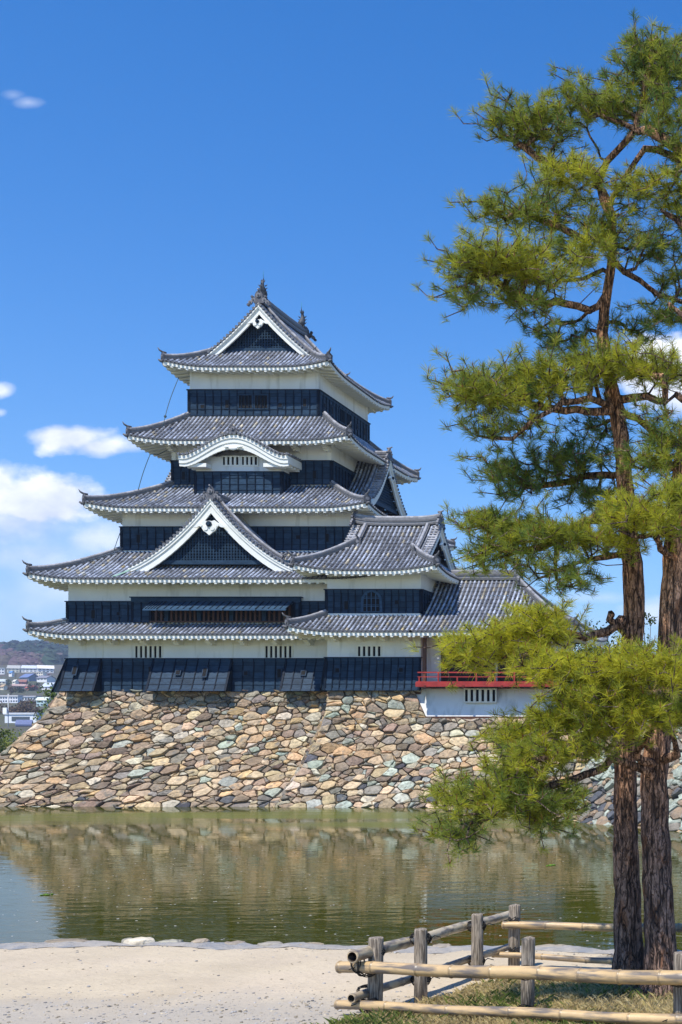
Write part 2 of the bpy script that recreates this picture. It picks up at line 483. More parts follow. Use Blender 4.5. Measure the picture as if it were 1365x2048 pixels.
def skirt_roof(th, wall, over, ze, zt, inner_gap, sides=('front', 'right', 'back', 'left'), hips=('fl', 'fr', 'br', 'bl'), label=None, U=.34, s_clip=None, name='roof', c=.2, front_trim_to=None):
    rect = (wall[0] - over, wall[1] + over, wall[2] - over, wall[3] + over)
    run = over + inner_gap
    rf = Roof(rect, ze, zt - ze, run, c=c, U=U)
    t = MB(); trim = MB(); raft = MB()
    for sd_ in sides:
        O, es, ed, half = side_frame(rect, sd_)
        ends = {'front': ('fl' in hips, 'fr' in hips), 'right': ('fr' in hips, 'br' in hips), 'back': ('br' in hips, 'bl' in hips), 'left': ('bl' in hips, 'fl' in hips)}[sd_]
        zf = rf.zf(half, ends)
        s0, s1 = -half, half
        if s_clip and sd_ in s_clip: s0, s1 = s_clip[sd_]
        def dmax(s, half=half, ends=ends):
            v = run
            if ends[0]: v = min(v, half + s)
            if ends[1]: v = min(v, half - s)
            return v
        pitch = .255
        tile_panel(t, O, es, ed, s0, s1, zf, dmax, pitch)
        eave_trim(trim, raft, O, es, ed, s0, s1, zf, over, cut=ends)
    root = t.build(name, M_TILE, th, label=label)
    hp = MB()
    cs = {'fl': (rect[0], rect[2], 1, 1), 'fr': (rect[1], rect[2], -1, 1), 'br': (rect[1], rect[3], -1, -1), 'bl': (rect[0], rect[3], 1, -1)}
    for k in hips:
        hp = MB(); x, y, dx, dy = cs[k]; hip_bar(hp, rf, (x, y), dx, dy, run); hp.build('hip_ridge', M_RIDGE, root)
    trim.build('fascia', M_TRIM, root); raft.build('rafters', M_TRIM, root)
    return root, rf

# ------------------------------------------------------------------ gables
def gable_z(zap, zfoot, W, c=.5):
    return lambda x: zap - (zap - zfoot) * ((1 + c) * (abs(x) / W) - c * (x / W) ** 2)

def barge(mb, C, ea, en, zf, W, hb, hb2, n=14):
    """curved white bargeboards on both sides; C at the gable centre (z=0), en faces out"""
    for sg in (-1, 1):
        for (o0, o1, ta, tb) in ((-.06, -hb2, 0, .12), (-hb2 - .003, -hb, -.05, .06), (-.10, -.17, .12, .16)):
            for i in range(n):
                xa, xb = W * i / n, W * (i + 1) / n
                za, zb = zf(xa), zf(xb)
                k = 1 + .25 * (1 - i / n)
                P = lambda x, z, w: C + ea * (sg * x) + en * w + Z3 * z
                q = [P(xa, za + o1 * k, ta), P(xb, zb + o1 * k, ta), P(xb, zb + o1 * k, tb), P(xa, za + o1 * k, tb),
                     P(xa, za + o0, ta), P(xb, zb + o0, ta), P(xb, zb + o0, tb), P(xa, za + o0, tb)]
                mb.hexa(q)

def gegyo(th, C, ea, en, z, s):
    mb = MB()
    out = [(0, .30), (.16, .27), (.3, .33), (.5, .18), (.72, .12), (.98, -.12), (.74, -.10), (.58, -.02), (.46, -.12), (.34, -.32), (.2, -.40), (0, -.58)]
    full = out + [(-a, b) for a, b in reversed(out[1:-1])]
    mb.extrude([(a * s, b * s) for a, b in full], C + Z3 * z, ea, en, .10)
    for sg in (-1, 1):
        mb.disc(C + Z3 * (z - .16 * s) + ea * (sg * .2 * s) + en * .1, en, .13 * s, .04, 10)
        mb.disc(C + Z3 * (z + .02 * s) + ea * (sg * .5 * s) + en * .1, en, .09 * s, .04, 10)
    o = mb.build('gable_pendant', M_TRIM, th)
    b = MB(); b.disc(C + Z3 * (z + .10 * s) + en * .1, en, .17 * s, .08, 10, (.6, .6, .6)); b.disc(C + Z3 * (z + .10 * s) + en * .18, en, .09 * s, .05, 6, (.9, .9, .9)); b.build('boss', M_BOARD, o)
    return o

def lattice(mb, C, ea, en, zf, W, zbase, hb, step=.17, bar=.03, rail_step=.17):
    # dark backing plus a grid of bars, clipped to the gable outline
    n = 24; pts = []
    for i in range(n + 1):
        x = -W + 2 * W * i / n; z = zf(x) - hb * .8
        if z > zbase: pts.append((x, z))
    if not pts: return
    mb.extrude([(pts[0][0], zbase)] + [(pts[-1][0], zbase)] + list(reversed(pts)), C, ea, en, .02, (.35, .35, .35))
    x = -W
    while x < W:
        z = zf(x) - hb * .75
        if z > zbase + .05: mb.frame_box(C, ea, en, x - bar, x + bar, zbase, z, .02, .08, (1, 1, 1))
        x += step
    z = zbase + rail_step
    ztop = zf(0) - hb
    while z < ztop:
        lo, hi = 0, W
        for _ in range(24):
            m = (lo + hi) / 2
            if zf(m) - hb * .75 > z: lo = m
            else: hi = m
        if lo > .1: mb.frame_box(C, ea, en, -lo, lo, z - bar * .7, z + bar * .7, .025, .075, (1, 1, 1))
        z += rail_step
    mb.frame_box(C, ea, en, -W * .93, W * .93, zbase - .16, zbase + .08, .02, .14, (1.1, 1.1, 1.1))

def verge_tiles(mb, C, ea, en, zf, W, inner=.42):
    # short round tiles laid across the verge, ends showing scalloped under the roof edge
    for sg in (-1, 1):
        x = .12; 
        while x < W:
            z = zf(x); p = C + ea * (sg * x) + Z3 * (z + .03)
            g = random.uniform(.16, .34)
            mb.tube([p + en * .17, p - en * inner], [.085, .08], 8, (g, g, g * 1.07), cap=False)
            mb.disc(p + en * .17, en, .085, .03, 9, (.13, .135, .15))
            sl = (zf(x + .05) - zf(x)) / .05
            x += .26 / math.sqrt(1 + sl * sl)

def dormer_gable(th, C, ea, en, W, zap, zfoot, L, hb=.62, ped=.75, base=None, kud=.80, copper=False):
    """chidori gable: C = centre of its front plane; ea lateral; en outward; roof runs back along -en for L"""
    zf = gable_z(zap, zfoot, W)
    t = MB()
    for sg in (-1, 1):
        O = C + ea * (sg * W)
        tile_panel(t, O, en * sg * 1.0, ea * (-sg), min(0, -L * sg), max(0, -L * sg), (lambda s, d: zf(W - d)), (lambda s: W - .05), discs=False) if True else None
    root = t.build('dormer_roof', M_TILE, th)
    v = MB(); verge_tiles(v, C, ea, en, zf, W * 1.0); v.build('verge_tiles', M_TILE, root)
    b = MB(); barge(b, C, ea, en, zf, W * .995, hb, hb * .45)
    b.build('bargeboard', M_TRIM, root)
    rb = MB()
    polyline_bar(rb, resample([C - en * .05 + Z3 * (zap - .03), C - en * L + Z3 * (zap - .03)], .3), .32, .34, .1)
    for sg in (-1, 1):
        pts = [C - en * .62 + ea * (sg * x) + Z3 * (zf(x)) for x in np.linspace(.2, W * kud, 14)]
        polyline_bar(rb, pts, .26, .22, .085)
        horn(rb, pts[-1], ea * sg, .8)
    demon_tile(rb, C + en * .02 + Z3 * (zap + .12), en, .55)
    rb.build('gable_ridges', M_RIDGE, root)
    lw = MB(); lattice(lw, C - en * .30, ea, en, zf, W, base if base else zfoot + .1, hb)
    lw.build('lattice_panel', M_BOARD, root)
    gegyo(root, C + en * .165, ea, en, zap - hb * 2.3, ped)
    return root

# ------------------------------------------------------------------ walls
def board_band(mb, O, ea, en, width, z0, z1, proud=.06, flare=0, batten=.47, off=0.0, laps=None, cap=True, ragged=True):
    """lacquered weatherboards with battens, from O (z ignored) along ea"""
    O = Vector((O.x, O.y, 0)); H = z1 - z0
    tilt = (lambda h: flare * (z1 - h) / H) if flare else None
    n = max(1, int(round(width / batten)))
    laps = laps or max(2, int(round(H / .36)))
    for i in range(n):                       # every bay a little different
        a0, a1 = width * i / n, width * (i + 1) / n
        for j in range(laps):
            h0, h1 = z0 + H * j / laps, z0 + H * (j + 1) / laps
            g = random.uniform(.75, 1.25)
            lo = proud + .018; hi = proud
            T = tilt or (lambda h: 0)
            P = lambda a, h, nn: O + ea * a + en * (nn + T(h)) + Z3 * h
            mb.quad(P(a0, h0, lo), P(a1, h0, lo), P(a1, h1, hi), P(a0, h1, hi), (g, g, g))
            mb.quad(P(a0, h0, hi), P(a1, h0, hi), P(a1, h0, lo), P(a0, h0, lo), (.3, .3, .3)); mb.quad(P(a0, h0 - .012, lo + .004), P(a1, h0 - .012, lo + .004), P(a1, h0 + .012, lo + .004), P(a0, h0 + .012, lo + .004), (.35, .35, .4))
    for i in range(n + 1):
        a = width * i / n; w = .028 if 0 < i < n else .06
        mb.frame_box(O, ea, en, a - w, a + w, z0, z1, proud - .02, proud + .055, (.28, .28, .32), tilt)
    mb.frame_box(O, ea, en, -.06, width + .06, z1 - .16, z1, proud - .02, proud + .05, (1.15, 1.15, 1.15), tilt)
    if cap: mb.frame_box(O, ea, en, -.10, width + .10, z1, z1 + .045, -.02, proud + .11, (.5, .5, .55))
    mb.frame_box(O, ea, en, -.06, width + .06, z0, z0 + .12, proud - .02, proud + .045, (.9, .9, .95), tilt)
    T = tilt(z0) if tilt else 0
    mb.quad(O + Z3 * z0, O + ea * width + Z3 * z0, O + ea * width + en * (proud + T) + Z3 * z0, O + en * (proud + T) + Z3 * z0, (.2, .2, .2))
    if flare:                                # closed ends of a flared drop box
        for a in (-.02, width + .02):
            q = [O + ea * a + Z3 * z0 - en * .02, O + ea * a + en * (proud + T) + Z3 * z0, O + ea * a + en * (proud + .02) + Z3 * z1, O + ea * a + Z3 * z1 - en * .02]
            mb.poly(q, (.6, .6, .6))
def loophole(parent, O, ea, en, a, z, tall=True, proud=.09, tilt=0, s=1):
    w, h = (.10, .24) if tall else (.11, .11)
    w *= s; h *= s
    f = MB(); O = Vector((O.x, O.y, 0))
    tl = (lambda hh: tilt * (z + h - hh)) if tilt else None
    f.frame_box(O, ea, en, a - w - .06, a + w + .06, z - h - .06, z + h + .06, proud - .03, proud + .02, (.9, .9, .95), tl)
    o = f.build('loophole', M_BOARD, parent)
    d = MB(); d.frame_box(O, ea, en, a - w, a + w, z - h, z + h, proud - .02, proud + .026, (1, 1, 1), tl)
    return d.build('opening', M_DARK, o) if False else _merge(o, d)
def _merge(o, d):
    # second material slot on the same loophole mesh
    me = o.data; me.materials.append(M_DARK)
    import bmesh
    bm = bmesh.new(); bm.from_mesh(me)
    org = ORIGIN[o.name]; vs = [bm.verts.new(Vector(v) - org) for v in d.v]
    for f in d.f:
        nf = bm.faces.new([vs[i] for i in f]); nf.material_index = 1
    bm.to_mesh(me); bm.free()
    return o
def slit_window(parent, O, ea, en, a0, a1, z0, z1, nbar, wall_col=True, mat=None, name='window', depth=.02, ratio=.5):
    O = Vector((O.x, O.y, 0))
    d = MB(); d.frame_box(O, ea, en, a0, a1, z0, z1, -.02, depth)
    o = d.build(name, M_DARK, parent)
    b = MB(); n = nbar; w = (a1 - a0) / (2 * n + 1)
    for i in range(n):
        c = a0 + w * (2 * i + 1)
        b.frame_box(O, ea, en, c + (0 if mat is None else w * .25), c + w * (1 if mat is None else .65), z0, z1, depth, depth + .05, (1, 1, 1) if mat is None else (.4, .4, .4))
    for (x0, x1, q0, q1) in ((a0 - .07, a1 + .07, z1, z1 + .07), (a0 - .07, a1 + .07, z0 - .07, z0), (a0 - .07, a0, z0, z1), (a1, a1 + .07, z0, z1)):
        b.frame_box(O, ea, en, x0, x1, q0, q1, -.01, depth + .03)
    b.build('window_bars', mat or M_TRIM, o)
    return o
def storey(th, rect, z0, z1, name='plaster_wall'):
    mb = MB(); mb.box(rect[0], rect[1], rect[2], rect[3], z0, z1)
    return mb.build(name, M_PLASTER, th)
def bandwalls(th, rect, z0, z1, **kw):
    x0, x1, y0, y1 = rect; obs = {}
    for key, O, ea, en, w in (('front', Vector((x0, y0, 0)), X3, -Y3, x1 - x0), ('right', Vector((x1, y0, 0)), Y3, X3, y1 - y0), ('left', Vector((x0, y1, 0)), -Y3, -X3, y1 - y0), ('back', Vector((x1, y1, 0)), -X3, Y3, x1 - x0)):
        m = MB(); board_band(m, O, ea, en, w, z0, z1, **kw); obs[key] = m.build('board_siding', M_BOARD, th)
    return obs
def brackets(th, O, ea, en, width, z, n, first=.3):
    for i in range(n):
        m = MB(); a = first + (width - 2 * first) * i / max(1, n - 1)
        for (dz, out) in ((0, .55), (.09, .75), (.18, .95)):
            m.frame_box(Vector((O.x, O.y, 0)), ea, en, a - .13, a + .13, z + dz, z + dz + .092, -.05, out)
        m.build('eave_bracket', M_TRIM, th)

# ------------------------------------------------------------------ the keep
T2 = (-45.26, -27.74, 75.0, 92.6); T3 = (-43.25, -29.6, 77.0, 90.6); T4 = (-41.27, -31.63, 79.0, 87.6); T5 = (-40.6, -32.69, 79.66, 87.85)
keep = thing('castle_keep', 'tall black and white castle keep with five stacked grey tile roofs on the stone base', 'castle', (-36.5, 83.8, 6.4))
def xa(px, Y, x0): return (px - PX0) / F_PX * Y - x0      # distance along a front wall at depth Y
def zz(py, Y): return HC + (PY0 - py) / F_PX * Y

# first storey
storey(keep, T2, 6.45, 10.3)
base1 = MB(); base1.box(T2[0] + .05, T2[1], T2[2] + .05, T2[3], 6.30, 6.6); base1.build('sill_beam', M_BROWN, keep)
O1 = Vector((T2[0], 75, 0))
skirt_parts = [(103, 205, True), (205, 310, False), (310, 466, True), (466, 575, False), (575, 655, True)]
for (a, b, fl) in skirt_parts:
    x0 = xa(max(a, 138), 75, T2[0]); x1 = xa(b, 75, T2[0]); m = MB()
    if a == 103: x0 = 0
    board_band(m, O1 + X3 * x0, X3, -Y3, x1 - x0, 6.5, 8.39, flare=.85 if fl else .12, batten=.62)
    sk = m.build('drop_box' if fl else 'board_siding', M_BOARD, keep)
    for (px, py, tall) in ((156, 1341, True), (233, 1341, False), (299, 1341, True), (361, 1345, False), (415, 1345, True), (490, 1346, False), (557, 1346, True), (611, 1346, False)):
        if a <= px < b: loophole(sk, O1, X3, -Y3, xa(px, 74.7, T2[0]), zz(py, 74.6), tall, proud=.10 + (.40 if fl else .06), tilt=.4 if fl else 0)
m = MB(); board_band(m, Vector((T2[0], 75 + 2.6, 0)), -Y3, -X3, 2.6, 6.5, 8.39, flare=.85, batten=.62); m.build('drop_box', M_BOARD, keep)
m = MB(); board_band(m, Vector((T2[0], T2[3], 0)), -Y3, -X3, 15, 6.5, 8.39, flare=.1, batten=.62); m.build('board_siding', M_BOARD, keep)
m = MB(); board_band(m, Vector((T2[1], 75, 0)), Y3, X3, 17.6, 6.5, 8.39, flare=.1, batten=.62); m.build('board_siding', M_BOARD, keep)
for (a, b) in ((272, 324), (532, 584)):
    slit_window(keep, O1, X3, -Y3, xa(a, 75, T2[0]), xa(b, 75, T2[0]), 8.46, zz(1294, 75) + .05, 5)
brackets(keep, O1, X3, -Y3, 15, zz(1291, 75), 8, .9)
for px in (206, 466):
    pl = MB(); pl.frame_box(O1, X3, -Y3, xa(px, 75, T2[0]) - .03, xa(px, 75, T2[0]) + .03, 8.4, 9.3, 0, .03); pl.build('wall_post', M_TRIM, keep)
r1, _ = skirt_roof(keep, T2, 1.5, 9.70, 10.47, 0.0, sides=('front', 'left', 'right'), hips=('fl', 'fr'), name='first_roof', label='lowest grey tile roof of the keep', c=.1)
fl = MB(); fl.box(T2[0] - .04, T2[1], 74.93, 75.05, 10.36, 10.52); fl.box(T2[0] - .07, T2[0] - .0, 75.05, 92, 10.36, 10.52); fl.build('flashing', M_TRIM, r1)
# second storey
storey(keep, T2, 10.3, 13.4)
b2 = bandwalls(keep, T2, 10.5, 11.69, batten=.5)
pj0, pj1 = xa(265, 74.8, T2[0]), xa(600, 74.8, T2[0])
m = MB(); 
for (a, b) in ((pj0, xa(301, 74.8, T2[0])), (xa(589, 74.8, T2[0]), pj1)):
    board_band(m, O1 + X3 * a - Y3 * .12, X3, -Y3, b - a, 10.5, 11.92, batten=.5, cap=False)
m.frame_box(O1, X3, -Y3, pj0 - .06, pj1 + .06, 11.66, 11.92, .1, .24, (1.1, 1.1, 1.1)); m.frame_box(O1, X3, -Y3, pj0 - .12, pj1 + .12, 11.92, 11.97, 0, .32, (.5, .5, .55))
m.frame_box(O1, X3, -Y3, pj0, pj1, 11.0, 11.7, -.02, .11, (.3, .3, .3))
proj = m.build('window_bay', M_BOARD, keep)
wx0, wx1 = xa(301, 74.8, T2[0]), xa(589, 74.8, T2[0])
d = MB(); d.frame_box(O1, X3, -Y3, wx0, wx1, 10.5, 11.66, .0, .12); wb = d.build('long_window', M_DARK, proj)
posts = [wx0, xa(334, 74.8, T2[0]), xa(399, 74.8, T2[0]), xa(464, 74.8, T2[0]), xa(529, 74.8, T2[0]), wx1]
bm_ = MB(); br = MB()
for i, p in enumerate(posts):
    if 0 < i < 5: bm_ = MB(); bm_.frame_box(O1, X3, -Y3, p - .11, p + .11, 10.5, 11.66, .1, .26, (1, 1, 1)); bm_.build('window_post', M_BOARD, proj)
for i in range(5):
    a, b = posts[i], posts[i + 1]; k = max(2, int((b - a) / .26))
    for j in range(1, k):
        q = a + (b - a) * j / k; br.frame_box(O1, X3, -Y3, q - .055, q + .055, 10.55, 11.64, .12, .2, (1, 1, 1))
br.frame_box(O1, X3, -Y3, wx0, wx1, 10.5, 10.57, .12, .28, (1, 1, 1))
br.build('window_bars', M_BROWN, proj)
for i in range(5):
    a, b = posts[i] + (.0 if i else .1), posts[i + 1] - .05
    aw = MB(); P = lambda x, t: O1 + X3 * x - Y3 * (.26 + .95 * t) + Z3 * (11.66 - .50 * t)
    for j in range(5):
        q0, q1 = a + (b - a) * j / 5 + .015, a + (b - a) * (j + 1) / 5 - .015
        aw.hexa([P(q0, 0) - Z3 * .04, P(q1, 0) - Z3 * .04, P(q1, 1) - Z3 * .04, P(q0, 1) - Z3 * .04, P(q0, 0), P(q1, 0), P(q1, 1), P(q0, 1)], (1.6, 1.6, 1.6))
    for t in (.08, .95):
        aw.hexa([P(a, t - .05) - Z3 * .08, P(b, t - .05) - Z3 * .08, P(b, t + .05) - Z3 * .08, P(a, t + .05) - Z3 * .08, P(a, t - .05) - Z3 * .035, P(b, t - .05) - Z3 * .035, P(b, t + .05) - Z3 * .035, P(a, t + .05) - Z3 * .035], (3, 3, 3))
    for j in range(6):
        q = a + (b - a) * j / 5
        aw.tube([P(q, -.12) + Z3 * .1, P(q, 0) + Z3 * .02, P(q, 1.0) + Z3 * .02], .022, 5, (.5, .5, .5))
    awo = aw.build('awning_shutter', M_BOARD, proj)
    pr = MB()
    for q in (a + (b - a) * .3, a + (b - a) * .75): pr = MB(); pr.tube([P(q, .85), O1 + X3 * (q + .25) - Y3 * .28 + Z3 * 10.75], .010, 5); pr.build('prop_rod', M_BROWN, awo)
for (px, py, tall, s_) in ((189, 1229, True, 1), (239, 1228, False, .8)): loophole(b2['front'], O1, X3, -Y3, xa(px, 75, T2[0]), zz(py, 75), tall, s=s_)
loophole(b2['front'], O1, X3, -Y3, xa(621, 75, T2[0]), zz(1228, 75), False, s=.8)
r2, rf2 = skirt_roof(keep, T2, 1.5, 12.88, 14.92, 2.0, name='second_roof', label='wide grey tile roof carrying the large front gable')
fl = MB(); fl.box(T3[0] - .04, T3[1] + .04, 76.93, 77.02, 14.86, 15.0); fl.build('flashing', M_TRIM, r2)
# third storey
storey(keep, T3, 14.4, 17.8)
b3 = bandwalls(keep, T3, 14.98, 16.35, batten=.5)
O3 = Vector((T3[0], 77, 0))
for (px, py, tall) in ((279, 1078, True), (598, 1075, False), (656, 1076, True)): loophole(b3['front'], O3, X3, -Y3, xa(px, 77, T3[0]), zz(py, 77), tall)
r3, rf3 = skirt_roof(keep, T3, 1.5, 17.29, 19.25, 2.0, name='third_roof', label='grey tile roof under the curved dormer')
# fourth storey
storey(keep, T4, 18.9, 22.5)
b4 = bandwalls(keep, T4, 19.3, 20.72, batten=.5)
O4 = Vector((T4[0], 79, 0))
for (px, py, tall) in ((369, 952, True), (631, 950, True)): loophole(b4['front'], O4, X3, -Y3, xa(px, 79, T4[0]), zz(py, 79), tall)
for a in (-.05, T4[1] - T4[0] - .2):
    m = MB(); m.frame_box(O4, X3, -Y3, a, a + .25, 20.76, 21.6, 0, .10); m.build('wall_post', M_TRIM, keep)
brackets(keep, O4, X3, -Y3, T4[1] - T4[0], 21.25, 6, .1)
r4, rf4 = skirt_roof(keep, T4, 1.85, 21.62, 23.62, .66, name='fourth_roof', label='grey tile roof directly below the top storey', c=.15)
# top storey
storey(keep, T5, 23.3, 26.9)
b5 = bandwalls(keep, T5, 23.66, 25.23, batten=.5)
O5 = Vector((T5[0], 79.66, 0))
for (px, py, tall) in ((406, 814, False), (455, 809, True), (561, 811, False), (610.5, 806, True)): loophole(b5['front'], O5, X3, -Y3, xa(px, 79.6, T5[0]), zz(py, 79.66), tall)
for (a, b) in ((479, 505), (511, 536)):
    slit_window(b5['front'], O5 - Y3 * .075, X3, -Y3, xa(a, 79.6, T5[0]), xa(b, 79.6, T5[0]), zz(817, 79.6), zz(791, 79.6), 3, mat=M_BOARD)
O5r = Vector((T5[1], 79.66, 0))
for (a, b) in ((3.05, 3.95), (4.15, 5.05)):
    slit_window(b5['right'], O5r + X3 * .075, Y3, X3, a, b, 24.15, 24.95, 3, mat=M_BOARD)
for (a, tall) in ((.7, False), (1.9, True), (6.1, False), (7.3, True)): loophole(b5['right'], O5r, Y3, X3, a, 24.5, tall)

def irimoya(th, rect, axis, ze, rise, c, a_lo, a_hi, v_lo, v_hi, over, name, label, hb=.55, ped=.6, ridge_h=.55, U=.42, gable_base=None, kud_in=.35):
    """hip-and-gable roof; axis 'y' or 'x' is the ridge direction. a_* = distance from end eave to gable wall, v_* = verge overhang"""
    x0, x1, y0, y1 = rect
    if axis == 'y': B = (x1 - x0) / 2; long_sides = ('left', 'right'); ends = (('front', a_lo, v_lo), ('back', a_hi, v_hi)); A = (y1 - y0) / 2
    else: B = (y1 - y0) / 2; long_sides = ('front', 'back'); ends = (('left', a_lo, v_lo), ('right', a_hi, v_hi)); A = (x1 - x0) / 2
    rf = Roof(rect, ze, rise, B, c=c, U=U, Lc=3.2)
    t = MB(); trim = MB(); raft = MB()
    for sd_ in long_sides:
        O, es, ed, half = side_frame(rect, sd_)
        # s runs along es; find which end is low
        flip = {'left': -1, 'right': 1, 'front': 1, 'back': -1}[sd_]
        zf = rf.zf(half)
        def dmax(s, half=half, flip=flip):
            q = s * flip           # toward 'hi' end positive
            if q < 0: lim = half - a_lo + v_lo; e = half + q
            else: lim = half - a_hi + v_hi; e = half - q
            return B if abs(q) <= lim else e
        tile_panel(t, O, es, ed, -half, half, zf, dmax)
        eave_trim(trim, raft, O, es, ed, -half, half, zf, over, cut=(True, True))
    for (sd_, a, v) in ends:
        O, es, ed, half = side_frame(rect, sd_); zf = rf.zf(half)
        tile_panel(t, O, es, ed, -half, half, zf, lambda s, half=half, a=a: min(a + .05, half - abs(s)))
        eave_trim(trim, raft, O, es, ed, -half, half, zf, over, cut=(True, True))
    root = t.build(name, M_TILE, th, label=label)
    trim.build('fascia', M_TRIM, root); raft.build('rafters', M_TRIM, root)
    cx, cy = (x0 + x1) / 2, (y0 + y1) / 2; zr = ze + rise
    # gable ends
    tips = []
    for (sd_, a, v) in ends:
        O, es, ed, half = side_frame(rect, sd_)
        C = O + ed * (a - v); en = -ed; ea = es
        Wg = B - (a - v)
        zf = lambda x: ze + rf.prof(B - abs(x))
        b = MB(); barge(b, C - en * .13, ea, en, zf, Wg, hb, hb * .45); b.build('bargeboard', M_TRIM, root)
        vt = MB(); verge_tiles(vt, C - en * .13, ea, en, zf, Wg, .3); vt.build('verge_tiles', M_TILE, root)
        lw = MB(); zb = gable_base if gable_base else ze + rf.prof(a) + .12
        lattice(lw, C - en * (v + .05), ea, en, zf, B - a + .1, zb, hb * .8); lw.build('lattice_panel', M_BOARD, root)
        gegyo(root, C + en * .035, ea, en, zr - hb * 2.35, ped * 1.1)
        rb = MB()
        for sg in (-1, 1):
            xs = np.linspace(.25, B - (a - v) - kud_in, 12)
            pts = [C - en * .75 + ea * (sg * x) + Z3 * zf(x) for x in xs]
            polyline_bar(rb, pts, .28, .24, .09); horn(rb, pts[-1] + Z3 * .02, ea * sg, .85)
        rb.build('descending_ridge', M_RIDGE, root)
        tips.append((C - en * .12, en))
    rb = MB(); p0, p1 = tips[0][0], tips[1][0]
    base = [Vector((p.x, p.y, zr - .05)) for p in resample([Vector((p0.x, p0.y, 0)), Vector((p1.x, p1.y, 0))], .3)]
    n = len(base)
    base = [p + Z3 * (.16 * abs(2 * i / (n - 1) - 1) ** 4) for i, p in enumerate(base)]
    for i in range(4):
        aa, bb = ridge_h * i / 4, ridge_h * (i + 1) / 4; ww = .2 if i % 2 == 0 else .165; g = (.12, .24, .13, .2)[i]
        rb.sweep(base, [(-ww, aa), (-ww, bb - .008), (ww, bb - .008), (ww, aa)], (g, g, g * 1.06))
    for i in range(n - 1):
        g = random.uniform(.2, .34)
        rb.tube([base[i] + Z3 * (ridge_h + .03), base[i + 1] + Z3 * (ridge_h + .03)], [.12, .105], 8, (g, g, g * 1.06), cap=False)
    rb.build('main_ridge', M_RIDGE, root)
    for (c0, en) in tips:
        dm = MB(); demon_tile(dm, c0 + Z3 * (zr + .25), en, .62); dm.build('ridge_end_tile', M_RIDGE, root)
    for (kx, ky, dx, dy, d_) in ((x0, y0, 1, 1, a_lo), (x1, y0, -1, 1, a_lo if axis == 'y' else a_hi), (x1, y1, -1, -1, a_hi), (x0, y1, 1, -1, a_hi if axis == 'y' else a_lo)):
        hm = MB(); hip_bar(hm, rf, (kx, ky), dx, dy, d_ + .2); hm.build('hip_ridge', M_RIDGE, root)
    return root, rf, tips, zr + ridge_h

O_R5 = 1.15
rect5 = (T5[0] - O_R5, T5[1] + O_R5, T5[2] - O_R5, T5[3] + O_R5)
r5, rf5, tips5, zrt5 = irimoya(keep, rect5, 'y', 26.40, 4.40, .36, 2.3, 2.3, .55, .55, O_R5, 'top_roof', 'top hip and gable roof with two fish ornaments', hb=.52, ped=.62)
def fish(parent, p, face):
    # roof fish: head down on the ridge, body bending up, tail fins spread high
    m = MB(); f = Vector(face); p = Vector(p); side = Vector((-f.y, f.x, 0)); dk = (.055, .06, .07)
    path = [p + f * .12 + Z3 * .0, p + f * .16 + Z3 * .18, p + f * .02 + Z3 * .38, p - f * .08 + Z3 * .62, p - f * .02 + Z3 * .84, p + f * .08 + Z3 * 1.02]
    m.tube(path, [.20, .22, .19, .13, .085, .04], 10, dk)
    for (a, h0, h1, o) in ((.0, .84, 1.22, .05), (.10, .8, 1.08, -.02), (-.10, .8, 1.08, -.02)):
        q = p + Z3 * h0; r_ = p + side * a + Z3 * h1 + f * (.12 + o)
        m.tube([q, q.lerp(r_, .5) + side * a * .4, r_], [.06, .07, .012], 6, dk, squash=.5)
    for h in (.2, .42, .62):
        for sg in (-1, 1):
            q = p + Z3 * h + side * (sg * .16); m.tube([q, q + side * (sg * .14) + Z3 * .1], [.05, .01], 5, dk)
    for h in (.3, .5, .7): m.tube([p - f * .06 + Z3 * h, p - f * .28 + Z3 * (h + .08)], [.06, .01], 5, dk)
    m.tube([p + Z3 * 1.2 + f * .1, p + Z3 * 1.62 + f * .1], [.014, .006], 5, (.1, .3, .25))
    m.box(p.x - .2, p.x + .2, p.y - .22, p.y + .22, p.z - .12, p.z + .02, dk)
    return m.build('fish_ornament', M_RIDGE, parent)
for (c0, en) in tips5: fish(r5, c0 - en * .45 + Z3 * (zrt5 + .1 - c0.z), -en)

# gables on the skirts
dormer_gable(r2, Vector((-36.75, 74.55, 0)), X3, -Y3, 4.75, 17.65, 13.62, 2.7, hb=.72, ped=.95, base=zz(1121, 74.3))
dormer_gable(r3, Vector((-29.72, 83.4, 0)), Y3, X3, 3.15, 21.95, 18.7, 2.2, hb=.6, ped=.55)
dormer_gable(r3, Vector((-43.15, 83.4, 0)), -Y3, -X3, 3.15, 21.95, 18.7, 2.2, hb=.6, ped=.55)
cp = MB()
for i in range(10):                                           # green copper valley strip beside the front gable
    d0, d1 = i * .16, (i + 1) * .16
    cp.quad(*[Vector((-41.9 + d * .35 + s_, 73.5 + d, 12.88 + rf2.prof(d) + .10)) for (s_, d) in ((0, d0), (.22, d0), (.22, d1), (0, d1))])
for i in range(12):
    a, b = 4.9 - i * .38, 4.9 - (i + 1) * .38; zfg = gable_z(17.65, 13.62, 4.75)
    cp.quad(*[Vector((-36.75 + x, y, zfg(min(x, 4.75)) + .115)) for (x, y) in ((a, 75.42), (b, 75.42), (b, 75.55), (a, 75.55))])
cp.build('copper_strip', M_COPPER, r2)

